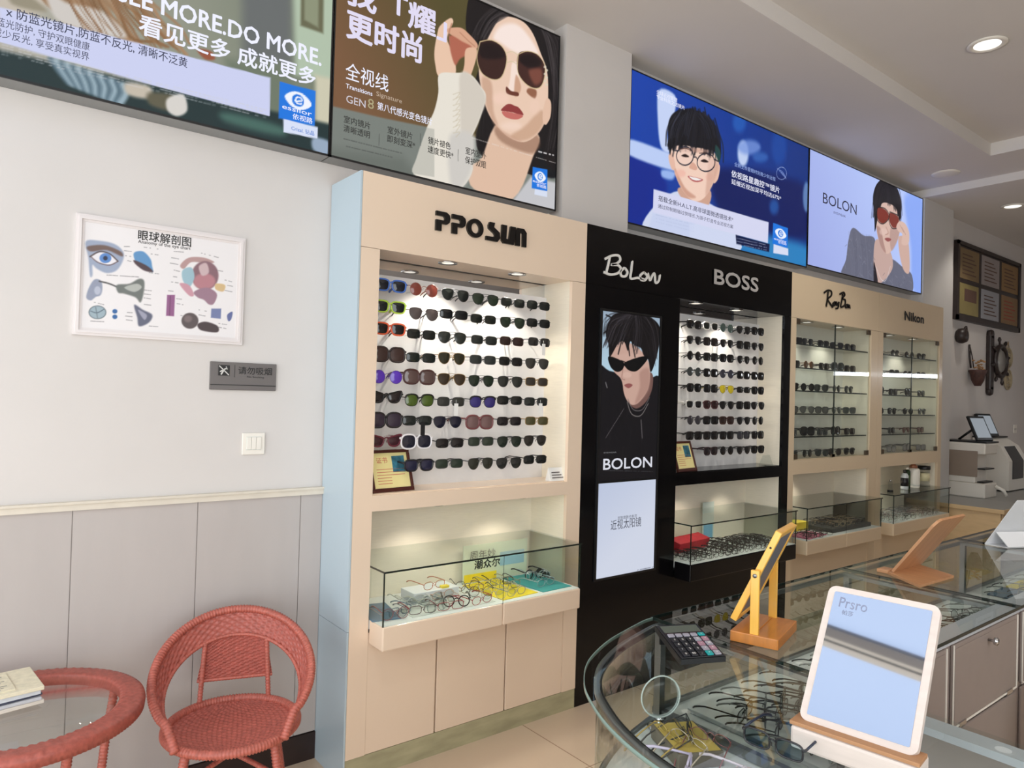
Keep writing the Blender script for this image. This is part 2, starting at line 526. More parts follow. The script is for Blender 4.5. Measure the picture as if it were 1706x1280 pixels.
    def build(self, name, mat, parent=None, y=None):
        y = self.y if y is None else y
        nv = self.nx * self.nz
        co = np.stack([self.X, np.full(self.X.shape, y), self.Z], -1).reshape(-1).astype(np.float32)
        idx = np.arange(nv).reshape(self.nz, self.nx)
        q = np.stack([idx[:-1, :-1], idx[:-1, 1:], idx[1:, 1:], idx[1:, :-1]], -1).reshape(-1, 4)
        me = bpy.data.meshes.new(name)
        me.vertices.add(nv); me.vertices.foreach_set('co', co)
        me.loops.add(q.size); me.loops.foreach_set('vertex_index', q.reshape(-1).astype(np.int32))
        me.polygons.add(len(q)); me.polygons.foreach_set('loop_start', (np.arange(len(q)) * 4).astype(np.int32))
        me.update(calc_edges=True)
        c = np.clip(self.C / 255.0, 0, 1)
        c = np.where(c <= 0.04045, c / 12.92, ((c + 0.055) / 1.055) ** 2.4)
        rgba = np.concatenate([c, np.ones(c.shape[:2] + (1,))], -1).reshape(-1).astype(np.float32)
        at = me.attributes.new('print', 'FLOAT_COLOR', 'POINT'); at.data.foreach_set('color', rgba)
        me.materials.append(mat)
        o = bpy.data.objects.new(name, me); COL.objects.link(o)
        if parent is not None: attach(o, parent)
        return o
RND = random.Random(7)
# ================================================================== THE SETTING
YW = 2.95          # left wall
YF = 2.655         # cabinet fronts
CT = 0.95          # counter top
XE, YR, XS = 13.0, -3.2, -2.0
Z1, Z0, Z2 = 3.62, 3.72, 3.55

structure('floor', MB().box(XS, XE, YR, YW + 0.1, -0.1, 0), M['floor'])
structure('wall_left', MB().box(XS, XE, YW, YW + 0.12, 0, 3.9), M['wall'])
structure('wall_right', MB().box(XS, -1.8, YR - 0.12, YR, 0, 3.9).box(2.4, XE, YR - 0.12, YR, 0, 3.9).box(-1.8, 2.4, YR - 0.12, YR, 0, .7).box(-1.8, 2.4, YR - 0.12, YR, 3.0, 3.9), M['farwall'])
structure('added_side_window', MB().box(-1.8, 2.4, YR - .06, YR - .05, .7, 3.0), M['glass'])  # unseen window and its opening, added to bring daylight onto the cabinet fronts
structure('wall_back', MB().box(XE, XE + 0.12, YR, YW, 0, 3.9), M['farwall'])
# ceiling: perimeter soffit, raised tray in the middle, cross beam, lower ceiling behind it
c = MB()
c.box(XS, 7.04, 2.11, YW, Z1, 3.9)
c.box(6.44, 7.04, YR, 2.11, Z1, 3.9)
c.box(XS, 6.44, YR, 2.11, Z0, 3.9)
c.box(7.04, XE, YR, YW, Z2, 3.9)
structure('ceiling', c, M['ceiling'])
# pilasters on the left wall
structure('trim_1', MB().box(2.53, 3.045, 2.845, YW, 2.5, Z1), M['wall'])
structure('trim_2', MB().box(7.05, 7.72, 2.84, YW, 0, Z2), M['farwall'])
# grey wainscot boards, dado rail and skirting of the front part of the left wall
w = MB()
e = [-2.0, -1.77, -1.35, -0.93, -0.51, -0.09, 0.329, 0.749, 1.164, 1.262]
for a, b in zip(e[:-1], e[1:]):
    w.box(a + 0.0015, b - 0.0015, YW - 0.012, YW, 0.12, 1.145)
w.box(-2.0, 1.262, YW - 0.006, YW, 0.12, 1.145)
structure('trim_3', w, M['wainscot'])
structure('trim_4', MB().box(-2.0, 1.262, YW - 0.022, YW, 1.145, 1.172).box(-2.0, 1.262, YW - 0.028, YW, 1.168, 1.176), M['trimcream'])
structure('baseboard_left', MB().box(-2.0, 1.262, YW - 0.016, YW, 0, 0.115), M['skirting'])
structure('baseboard_right', MB().box(-2.0, XE, YR, YR + 0.016, 0, 0.115), M['skirting'])
# glazed shopfront behind the camera
f = MB()
f.box(XS - 0.12, XS, YR, YR + 0.25, 0, 3.9).box(XS - 0.12, XS, YW - 0.03, YW, 0, 3.9).box(XS - 0.12, XS, YR, YW, 3.2, 3.9).box(XS - 0.12, XS, YR, YW, 0, 0.15)
structure('wall_front', f, M['wall'])
g = MB()
for y in (-2.9, -1.5, 1.3, 2.9): g.box(XS - 0.08, XS - 0.02, y - 0.03, y + 0.03, 0.15, 3.2)
structure('window_1', MB().box(XS - 0.055, XS - 0.045, -2.9, 2.9, 0.15, 3.2), M['glass'])
o = g.build('window_frame', M['steel']); o['kind'] = 'structure'; o.name = 'trim_5'

# ------------------------------------------------------------------ ceiling lamps
def downlight(x, y, z, label, r=0.085, energy=45, color=(1, 0.95, 0.86), group='round ceiling downlights', angle=112):
    t = thing('ceiling_downlight', (x, y, z), label, 'light', group)
    MB().lathe([(r * 0.82, -0.002), (r * 1.2, -0.002), (r * 1.2, -0.008), (r * 0.95, -0.012), (r * 0.82, -0.006)], n=32, caps=False).build('trim_ring', M['plate'], t)
    MB().lathe([(0.001, -0.003), (r * 0.86, -0.003), (r * 0.86, -0.005), (0.001, -0.0055)], n=32).build('lens', M['lampcool'], t)
    l = light('SPOT', 'downlight_lamp', (0, 0, -0.03), energy, color, 0.06, aim=(0, 0, -2), angle=angle)
    l.parent = t
    return t
downlight(4.65, 1.55, Z0, 'round white ceiling downlight glowing in the raised tray, nearest to the camera', energy=60)
downlight(7.92, 2.40, Z2, 'small round ceiling downlight glowing beyond the cross beam', energy=22)
t = thing('ceiling_vent', (6.66, 2.52, Z1), 'small pale round cover plate on the lower ceiling by the beam', 'cover')
MB().lathe([(0.001, -0.012), (0.09, -0.012), (0.11, -0.004), (0.11, 0.0)], n=28).build('cover_plate', M['plate'], t)
for (x, y, e) in ((0.3, 0.6, 40), (2.4, -1.2, 80), (4.65, -1.2, 90), (9.5, 0.5, 14)):  # unseen downlights added as ambient fill for the room
    downlight(x, y, Z0 if x < 6 else Z2, 'round ceiling downlight outside the picture', energy=e)

# long pendant lamp over the far sales area; mirrored in the glass doors
t = thing('linear_pendant_lamp', (9.33, 1.19, 1.985), 'white tube lamp hanging over the far sales area, outside the picture', 'light', rz=math.radians(38))
MB().box(-.72, .72, -0.03, 0.03, 0.024, 0.05).build('housing', M['plate'], t)
MB().box(-.71, .71, -0.02, 0.02, -0.024, 0.024).build('tube', emit_mat('tube_lamp', (240, 244, 250), 12.0), t)
for s in (-.5, .5): MB().tube([(s, 0, 0.06), (s, 0, 1.5)], 0.004, 6).build('hanging_rod', M['steel'], t)
# ================================================================== CABINETS ALONG THE LEFT WALL
YB = 2.945
def spot_in(t, x, y, z, energy, r=0.035, angle=120, name='niche_downlight'):
    o = MB().lathe([(r * 0.8, 0), (r * 1.25, 0), (r * 1.25, -0.005), (r * 0.8, -0.003)], c=(x, y, z), n=24, caps=False).build(name, M['chrome'], t)
    b = MB().lathe([(0.001, -0.001), (r * 0.85, -0.001), (r * 0.85, -0.002), (0.001, -0.0025)], c=(x, y, z), n=24).build('lamp_lens', M['lamp'], None)
    b.parent = o
    l = light('SPOT', 'niche_lamp', (x, y, z - 0.012), energy, (1.0, 0.93, 0.8), 0.03, aim=(x, y + 0.10, 0), angle=112, blend=0.6)
    attach(l, t)

def cabinet(name, label, x0, x1, n0, n1, mat, inner, zt=2.50, z_head=2.19, z_sh1=1.165, z_sh0=1.10, yb=2.855, z_base=0.10, case_z=0.56, panel=None, doors=3, lit=1.0, stile_r=None):
    """a tall display cabinet with an upper and a lower niche; returns the Empty"""
    t = thing(name, (x0, YB, 0), label, 'cabinet', world=True)
    g = 0.0012
    MB().box(x0 + g, x1 - g, YF, YF + 0.02, z_head, zt).box(x0 + g, x1 - g, YF + 0.02, YB, zt - 0.02, zt).box(n0, n1, YF + 0.02, yb, z_head, z_head + 0.016).build('header', mat, t)
    MB().box(x0 + g, n0, YF, YF + 0.02, z_base, z_head - 0.002).build('left_stile', mat, t)
    MB().box(n1, x1 - g, YF, YF + 0.02, z_base, z_head - 0.002).build('right_stile', mat, t)
    MB().box(n0 - 0.012, n0, YF + 0.02, YB, case_z + 0.09, z_head).build('left_lining', inner, t)
    MB().box(n1, n1 + 0.012, YF + 0.02, YB, case_z + 0.09, z_head).build('right_lining', inner, t)
    MB().box(n0, n1, YB - 0.01, YB, case_z + 0.09, z_sh0).build('lower_back_panel', inner, t)
    MB().box(n0, n1, YF, yb, z_sh0, z_sh1 + 0.0).box(n0, n1, YF + 0.02, yb, z_sh1, z_sh1 + 0.004).build('middle_shelf', mat, t)
    k = MB().box(x0 + g, x1 - g, YF + 0.004, YF + 0.02, 0, z_base - 0.002).build('plinth', M['stone'] if mat is not M['black'] else M['black'], t)
    return t

LM = MB
# ---- cream cabinet nearest the camera
cab1 = cabinet('display_cabinet', 'tall cream laminate display cabinet with black raised letters, nearest the wicker chair', 1.27, 2.54, 1.357, 2.445, M['cream'], M['creamin'])
MB().box(1.262, 1.27, YF, YB, 0.62, 2.5).box(1.262, 1.27, YF, YB, 0, 0.618).build('side_panel', M['sidepale'], cab1)
MB().box(1.357, 2.445, 2.855, 2.87, 1.165, 2.12).build('back_board', M['whitepanel'], cab1)
MB().box(1.357, 2.445, 2.872, 2.88, 2.10, 2.19).build('mirror_strip', M['mirror'], cab1)
e = [1.357, 1.692, 2.078, 2.445]
for i in range(3):
    MB().rbox(e[i] + (0.001 if i == 0 else 0.008), e[i + 1] - 0.001, YF + 0.002, YF + 0.02, 0.10, 0.60, 0.002).build('door', M['cream'], cab1)
MB().box(1.357, 2.445, YF + 0.022, YF + 0.03, 0.10, 0.6).build('carcass_front', M['trimcream'], cab1)
for x, y in ((1.72, 2.70), (2.12, 2.70)): spot_in(cab1, x, y, 2.189, 17.0)
for x in (1.70, 2.18): spot_in(cab1, x, 2.72, 1.099, 5.0)  # right-hand lamp added to brighten the dark end of the lower niche
def stroke_letters(L_, specs, w, mat, thick=0.012):
    for (x0, x1, z0, z1, paths) in specs:
        for path in paths:
            L_.ribbon([(x0 + a * (x1 - x0), z0 + b * (z1 - z0)) for a, b in path], w, mat, 0, thick)
P_ = [[(0.0, 0.86), (0.45, 0.86), (0.74, 0.84), (0.86, 0.68), (0.78, 0.5), (0.5, 0.44), (0.22, 0.44)], [(0.16, 0.5), (0.16, 0.12)]]
O_ = [[(0.5 + 0.38 * math.cos(a), 0.5 + 0.38 * math.sin(a)) for a in [k * math.pi / 8 for k in range(17)]]]
S_ = [[(0.3, 1.0), (0.42, 0.78), (0.62, 0.62), (0.76, 0.42), (0.7, 0.2), (0.5, 0.1), (0.1, 0.12)]]
U_ = [[(0.2, 0.95), (0.12, 0.5), (0.14, 0.14), (0.5, 0.12)], [(0.72, 0.95), (0.62, 0.08)]]
N_ = [[(0.12, 0.05), (0.16, 0.86), (0.5, 0.88)], [(0.45, 0.88), (0.8, 0.84), (0.9, 0.6), (0.88, 0.05)]]
def _wx(px, py): return onY(px, py, YF)
z0, z1 = _wx(730, 384)[2], _wx(727, 353)[2]
def zrow(px):  # the lettering runs level along the header
    return z0, z1
LET = dict(
    P=[(0, 1), (.72, 1), (.93, .88), (.98, .70), (.93, .50), (.75, .38), (.38, .38), (.38, 0), (0, 0), (0, .56), (.52, .56), (.60, .62), (.60, .72), (.52, .77), (0, .77)],
    S=[(.22, 1), (.58, 1), (.52, .76), (.92, .52), (.97, .22), (.78, 0), (0, 0), (0, .22), (.52, .22), (.60, .32), (.54, .42), (.16, .64), (.14, .82)],
    U=[(0, 1), (.36, 1), (.32, .26), (.52, .26), (.62, 1), (1, 1), (.88, 0), (.14, 0), (0, .14)],
    N=[(.04, 0), (0, .84), (.14, 1), (.76, 1), (1, .80), (1, 0), (.66, 0), (.64, .74), (.40, .74), (.42, 0)])
for ch_, xa, xb in (('P', 724, 748), ('P', 751, 774), ('O', 776, 803), ('S', 808, 832), ('U', 834, 857), ('N', 857, 875)):
    xa, xb = _wx(xa, 385)[0], _wx(xb, 395)[0]
    m = MB()
    if ch_ == 'O':
        ro = [(math.cos(k * math.pi / 14), math.sin(k * math.pi / 14)) for k in range(28)]
        cx_, cz_, hw, hh = (xa + xb) / 2, (z0 + z1) / 2, (xb - xa) / 2, (z1 - z0) / 2 + .003
        V = [(cx_ + u * hw * k, y_, cz_ + w_ * hh * k2) for (k, k2, y_) in ((1, 1, YF - .012), (.5, .56, YF - .012), (1, 1, YF), (.5, .56, YF)) for u, w_ in ro]
        F = []
        for i in range(28):
            j = (i + 1) % 28
            F += [(i, j, 28 + j, 28 + i), (i, 56 + i, 56 + j, j), (28 + i, 28 + j, 84 + j, 84 + i)]
        m.add(V, F)
    else:
        m.prism([(xa + u * (xb - xa), z0 - .003 + w_ * (z1 - z0 + .006)) for u, w_ in LET[ch_]], YF - .012, YF, axis='y')
    m.build('letter', M['letterblack'], cab1)

# ---- black cabinet: poster bay on the left, niche on the right
cab2 = cabinet('display_cabinet', 'tall glossy black display cabinet with a poster bay and silver letters', 2.54, 4.496, 3.302, 4.418, M['black'], M['creamin'], z_sh1=1.165, z_sh0=1.095, yb=2.85)
MB().box(3.302, 4.418, 2.85, 2.865, 1.165, 2.14).build('back_board', M['whitepanel'], cab2)
MB().box(3.302, 4.418, 2.868, 2.876, 2.12, 2.19).build('mirror_strip', M['mirrordim'], cab2)
MB().box(3.302, 4.418, YF + 0.004, YF + 0.02, 0.10, 0.60).build('lower_front', M['black'], cab2)
pb = MB()
for (a, b, c_, d) in ((2.648, 2.663, 0.63, 2.07), (3.122, 3.137, 0.63, 2.07), (2.663, 3.122, 2.058, 2.07), (2.663, 3.122, 1.144, 1.152), (2.663, 3.122, 0.63, 0.641)):
    pb.box(a, b, YF - 0.008, YF, c_, d)
pb.build('poster_frame', M['blackmat'], cab2)
for x, y in ((3.52, 2.71), (3.95, 2.72)): spot_in(cab2, x, y, 2.189, 10.0)
for x in (3.66, 4.12): spot_in(cab2, x, 2.74, 1.094, 3.5)
lt = Letters(YF - 0.008)
bz = lambda pts: [(960 + x * 0.5, 380 + y * 0.5) for x, y in pts]
for pts in ([(113, 97), (108, 122), (101, 150)], [(97, 103), (120, 92), (142, 92), (148, 106), (136, 118), (118, 122), (140, 124), (150, 136), (140, 150), (115, 155), (93, 147)],
            [(160, 133), (149, 146), (153, 160), (166, 160), (172, 147), (164, 134)], [(188, 112), (185, 140), (183, 168), (206, 166), (228, 172)],
            [(226, 148), (215, 158), (217, 172), (230, 174), (238, 160), (228, 149)], [(240, 152), (247, 174), (254, 160), (262, 152), (266, 182), (276, 176), (280, 158)]):
    lt.stroke(bz(pts), 0.0125, M['letterwhite'], thick=0.006)
lt.build('lettering', cab2)
lt = Letters(YF - 0.008)
lt.text('BOSS', (1190, 475), (1263, 484), 25, M['lettersilver'], 0.03)
lt.letters(cab2)

# ---- two beige cabinets with glass doors
def glass_cabinet(label, x0, x1, n0, n1, yb, spots, case_x):
    t = cabinet('display_cabinet', label, x0, x1, n0, n1, M['creamfar'], M['creamin'], z_sh1=1.20, z_sh0=1.10, yb=yb)
    MB().box(n0, n1, yb, yb + 0.012, 1.20, 2.19).build('back_board', M['steelback'], t)
    MB().box(n0, n1, YF + 0.004, YF + 0.02, 0.10, 0.60).build('lower_front', M['creamfar'], t)
    zs = [2.017, 1.85, 1.687, 1.523, 1.360]
    for z in zs:
        s = MB().box(n0, n1, YF + 0.03, yb, z - 0.006, z).build('glass_shelf', M['glassdoor'], t)
        b = MB().box(n0, n1, YF + 0.026, YF + 0.03, z - 0.008, z + 0.001).build('shelf_edge', M['glassedge'], None); b.parent = s
    xm = (n0 + n1) / 2
    for a, b in ((n0 + 0.004, xm - 0.003), (xm + 0.003, n1 - 0.004)):
        d = MB().box(a, b, YF + 0.006, YF + 0.011, 1.205, 2.185).build('glass_door', M['glassdoor'], t)
        ex = b if a < xm - 0.3 else a
        MB().box(ex - 0.002, ex + 0.002, YF + 0.0055, YF + 0.0115, 1.205, 2.185).build('door_edge', M['glassedge'], None).parent = d
        hx = a if a < xm - 0.3 else b
        for z in (1.205, 2.15):
            MB().box(min(hx, hx + (0.05 if hx == a else -0.05)), max(hx, hx + (0.05 if hx == a else -0.05)), YF + 0.002, YF + 0.015, z, z + 0.035).build('hinge_clip', M['bronze'], None).parent = d
        MB().box(ex - 0.02, ex + 0.02, YF + 0.003, YF + 0.014, 1.205, 1.225).build('door_catch', M['bronze'], None).parent = d
    for x in spots: spot_in(t, x, 2.74, 2.189, 7.0)
    spot_in(t, n0 + 0.4, 2.80, 1.099, 3.5)
    return t
cab3 = glass_cabinet('tall beige display cabinet with glass doors next to the black cabinet', 4.496, 5.78, 4.565, 5.662, 2.88, (4.85, 5.3), 0)
lt = Letters(YF - 0.008)
rz = lambda pts: [(1300 + x * 0.375, 440 + y * 0.375) for x, y in pts]
for pts in ([(214, 124), (211, 155), (206, 188)], [(196, 128), (212, 117), (228, 122), (228, 140), (212, 156), (222, 174), (234, 192)],
            [(244, 168), (236, 176), (238, 186), (246, 178), (246, 168), (249, 184)], [(251, 168), (254, 182), (262, 170), (258, 194), (248, 198)],
            [(255, 179), (258, 179)], [(279, 134), (275, 160), (269, 190)], [(266, 134), (282, 126), (288, 138), (276, 154), (290, 160), (288, 182), (272, 192)],
            [(297, 180), (291, 186), (294, 194), (301, 188), (300, 180)], [(303, 182), (303, 194), (308, 183), (311, 196)]):
    lt.stroke(rz(pts), 0.013, M['letterblack'], thick=0.006)
lt.build('lettering', cab3)
cab4 = glass_cabinet('tall beige display cabinet with glass doors, last of the row before the far pillar', 5.78, 7.03, 5.865, 6.96, 2.883, (6.15, 6.6), 0)
lt = Letters(YF - 0.008)
lt.text('Nikon', (1507.5, 534), (1539, 538), 15, M['letterblack'], 0.04)
lt.letters(cab4)

# ---- glass cases pulled out of the lower niches
def glass_case(label, x0, x1, yf, zb, zg, mat, seam=None):
    t = thing('glass_display_case', ((x0 + x1) / 2, (yf + YB) / 2, zb), label, 'display case', 'glass cases in the wall cabinets', world=True)
    b = MB()
    zf = zb + 0.098
    if seam:
        b.rbox(x0 + 0.002, seam - 0.001, yf, YF - 0.001, zb, zf, 0.006); b.rbox(seam + 0.001, x1 - 0.002, yf, YF - 0.001, zb, zf, 0.006)
    else:
        b.rbox(x0 + 0.002, x1 - 0.002, yf, YF - 0.001, zb, zf, 0.006)
    b.build('drawer_front', mat, t)
    MB().box(x0 + 0.003, x1 - 0.003, YF, YB - 0.012, zb + 0.06, zf).build('tray_bottom', M['tray'], t)
    MB().box(x0 + 0.006, x1 - 0.006, yf + 0.006, YF, zf, zf + 0.002).build('tray_lining', M['tray'], t)
    e = 0.005
    MB().box(x0 + 0.004, x1 - 0.004, yf + 0.004, yf + 0.004 + e, zf, zg).build('front_pane', M['glass'], t)
    MB().box(x0 + 0.004, x0 + 0.004 + e, yf + 0.01, YB - 0.012, zf, zg).build('side_pane', M['glass'], t)
    MB().box(x1 - 0.004 - e, x1 - 0.004, yf + 0.01, YB - 0.012, zf, zg).build('side_pane', M['glass'], t)
    top = MB().box(x0 + 0.001, x1 - 0.001, yf - 0.004, YB - 0.012, zg, zg + 0.006).build('top_pane', M['glass'], t)
    MB().box(x0 + 0.001, x1 - 0.001, yf - 0.0055, yf - 0.004, zg - 0.001, zg + 0.0065).box(x0, x0 + 0.0015, yf - 0.004, YF, zg - 0.001, zg + 0.0065).build('polished_edge', M['glassedge'], None).parent = top
    MB().box(x0 + 0.003, x0 + 0.008, yf + 0.003, yf + 0.008, zf, zg).box(x1 - 0.008, x1 - 0.003, yf + 0.003, yf + 0.008, zf, zg).build('corner_edge', M['glassedge'], t)
    if seam: MB().box(seam - 0.0008, seam + 0.0008, yf + 0.003, yf + 0.0045, zf, zg).build('pane_joint', M['glassedge'], t)
    return t, zf + 0.002
case1, ZC1 = glass_case('glass display case with a cream front, in the cream cabinet nearest the camera', 1.357, 2.445, 2.535, 0.556, 0.871, M['cream'], 1.965)
case2, ZC2 = glass_case('glass display case with a black front, in the black cabinet', 3.302, 4.418, 2.535, 0.560, 0.878, M['black'])
case3, ZC3 = glass_case('glass display case with a beige front, in the cabinet next to the black one', 4.567, 5.66, 2.545, 0.560, 0.876, M['creamfar'], 5.11)
case4, ZC4 = glass_case('glass display case with a beige front, in the last cabinet of the row', 5.867, 6.958, 2.548, 0.560, 0.880, M['creamfar'])
# ================================================================== SUNGLASSES AND EYEGLASSES
def superell(a, b, n, k=22, taper=0.0):
    out = []
    for i in range(k):
        t = 2 * math.pi * i / k
        c, s = math.cos(t), math.sin(t)
        x = a * math.copysign(abs(c) ** (2 / n), c); z = b * math.copysign(abs(s) ** (2 / n), s)
        out.append((x * (1 + taper * z / b), z))
    return out
SHAPES = dict(
    aviator=[tuple(p) for p in catmull([(-.024, .013), (-.012, .020), (.010, .020), (.025, .015), (.0275, .0), (.018, -.017), (.002, -.0235), (-.013, -.018), (-.022, -.004)], 3)],
    rectangular=superell(.027, .017, 3.6),
    square=superell(.028, .021, 4.0),
    round=superell(.0235, .0235, 2.0),
    oversized=superell(.031, .0265, 2.7),
    wayfarer=superell(.027, .0205, 3.2, taper=0.10),
    catlike=[tuple(p) for p in catmull([(-.024, .008), (0, .017), (.029, .022), (.028, .006), (.018, -.014), (0, -.0195), (-.018, -.014)], 3)],
    oval=superell(.026, .0175, 2.2),
)
SHAPES['browline'] = superell(.026, .0215, 2.6, taper=0.08)
THICK = dict(aviator=.0011, rectangular=.0014, square=.0024, round=.0011, oversized=.0036, wayfarer=.0032, catlike=.0034, oval=.0014, browline=.0013)
LX = 0.0335
_gm = {}
def glasses_meshes(style, thick=None, fold=0.0):
    k = (style, thick)
    if k in _gm: return _gm[k]
    sh = SHAPES[style]; th = thick or THICK[style]
    lo = min(z for x, z in sh); hi = max(z for x, z in sh); wmax = max(x for x, z in sh)
    zc = -lo + th
    fr = MB(); lens = []
    for s in (-1, 1):
        ring = [(s * (LX + x), -0.001 - 0.002 * (abs(x) / 0.03) ** 2 * (-1), zc + z) for x, z in sh]
        fr.tube(ring, th, 6, closed=True)
        if style == 'browline':
            top = sorted([(x, z) for x, z in sh if z > 0.004], key=lambda q: q[0])
            fr.tube([(s * (LX + x), -0.0015, zc + z + .001) for x, z in top], .0034, 6)
        lm = MB()
        n = len(ring)
        mid = [(s * LX + (p[0] - s * LX) * .55, p[1] - .0022, zc + (p[2] - zc) * .55) for p in ring]
        V = ring + mid + [(s * LX, -.0042, zc)]
        F = []
        for i in range(n):
            j = (i + 1) % n
            q = (i, j, n + j, n + i)
            F.append(q if s > 0 else tuple(reversed(q)))
            F.append((n + i, n + j, 2 * n) if s > 0 else (n + j, n + i, 2 * n))
        lm.add(V, [tuple(reversed(f)) for f in F], 0, True)
        lens.append(lm)
    inner = LX + min(x for x, z in sh)
    bz = zc + 0.35 * hi
    fr.tube([(-inner, -.001, bz), (-inner * .5, -.004, bz + .004), (0, -.005, bz + .005), (inner * .5, -.004, bz + .004), (inner, -.001, bz)], max(.0012, th * .8), 6)
    if style == 'aviator':
        fr.tube([(-inner - .008, -.001, zc + hi * .93), (0, -.003, zc + hi * 1.0), (inner + .008, -.001, zc + hi * .93)], .0011, 6)
    for s in (-1, 1):   # nose pads and end pieces
        fr.tube([(s * inner, 0.001, bz - .003), (s * (inner - .002), .006, bz - .008), (s * (inner - .001), .007, bz - .014)], .0013, 5)
        fr.tube([(s * (LX + wmax - .001), 0, zc + hi * .45), (s * (LX + wmax + .004), .003, zc + hi * .5), (s * (LX + wmax + .004), .008, zc + hi * .5)], th * 1.1 + .0004, 6)
    tm = []
    for s in (-1, 1):
        x = s * (LX + wmax + .004); z = zc + hi * .5
        m = MB()
        m.tube([(x, .006, z), (x, .05, z + .001), (x * .985, .095, z), (x * .97, .112, z - .004), (x * .955, .126, z - .009), (x * .95, .132, z - .014)],
               [th * .9 + .0006, th * .9 + .0008, th + .0009, th + .0012, th + .0014, th + .001], 6)
        tm.append(m)
    _gm[k] = (fr, lens, tm, zc)
    return _gm[k]
_md = {}
def md(kind, key, mb, mats, name):
    k = (kind, key, tuple(m.name for m in mats))
    if k not in _md: _md[k] = mb.mesh(name, mats)
    return _md[k]
_lensm = {}
def lens_mat(rgb, clear=False):
    k = (tuple(rgb), clear)
    if k not in _lensm:
        _lensm[k] = glass_mat('clear_lens', [v / 255 for v in rgb], 1.45) if clear else pbr('tinted_lens', rgb, 0.06, coat=0.5)
    return _lensm[k]
_frm = {}
def frame_mat(rgb, metal=0.0):
    k = (tuple(rgb), metal)
    if k not in _frm: _frm[k] = pbr('spectacle_frame', rgb, 0.3, metal=metal)
    return _frm[k]
def spectacles(name, style, fcol, lcol, loc, label, cat, group, rz=0.0, metal=0.0, clear=False, tilt=0.0, parts=True, tcol=None, thick=None, scale=1.0):
    fr, lens, tm, zc = glasses_meshes(style, thick)
    fm = frame_mat(fcol, metal); lm = lens_mat(lcol, clear); tmm = frame_mat(tcol or fcol, metal)
    key = (style, thick)
    if parts:
        t = thing(name, loc, label, cat, group)
        t.rotation_euler = (tilt, 0, rz); t.scale = (scale,) * 3
        for nm, mb, mt in (('frame', fr, fm), ('lens', lens[0], lm), ('lens', lens[1], lm), ('temple', tm[0], tmm), ('temple', tm[1], tmm)):
            o = bpy.data.objects.new(nm, md(nm + str(id(mb)), key, mb, [mt], nm)); COL.objects.link(o); o.parent = t
    else:
        k = ('all', key)
        if k not in _gm:
            a = MB()
            for i, q in ((0, fr), (0, tm[0]), (0, tm[1]), (1, lens[0]), (1, lens[1])): a.add(q.v, q.f, i, True)
            _gm[k] = a
        t = bpy.data.objects.new(name, md('all', key, _gm[k], [fm, lm], name)); COL.objects.link(t)
        t.location = loc; t.rotation_euler = (tilt, 0, rz); t.scale = (scale,) * 3
        tag(t, label, cat, group)
    return t
ORD = ['top', 'second', 'third', 'fourth', 'fifth', 'sixth', 'seventh', 'eighth', 'bottom']
NTH = ['first', 'second', 'third', 'fourth', 'fifth', 'sixth', 'seventh']
DK = (26, 30, 28); GN = (34, 46, 34); BR = (58, 40, 34); NV = (28, 28, 44); BK = (18, 18, 20); GY = (84, 74, 72)
GUN = (70, 70, 72); GLD = (150, 120, 70)
_peg = MB().tube([(0, 0, 0), (0, -.132, 0.004), (0, -.142, .010)], .003, 6)
_peg_me = None
def peg(parent, x, z, yb, length=0.145):
    global _peg_me
    if _peg_me is None: _peg_me = MB().tube([(0, 0, 0), (0, -length, 0.0), (0, -length - .004, .006)], .0026, 6).mesh('peg', [M['acrylic']])
    o = bpy.data.objects.new('peg', _peg_me); COL.objects.link(o); attach(o, parent); o.location = (x, yb, z)
YL = 2.70
z4 = lambda x, y: (610 + x / 3.658, 450 + y / 3.658)
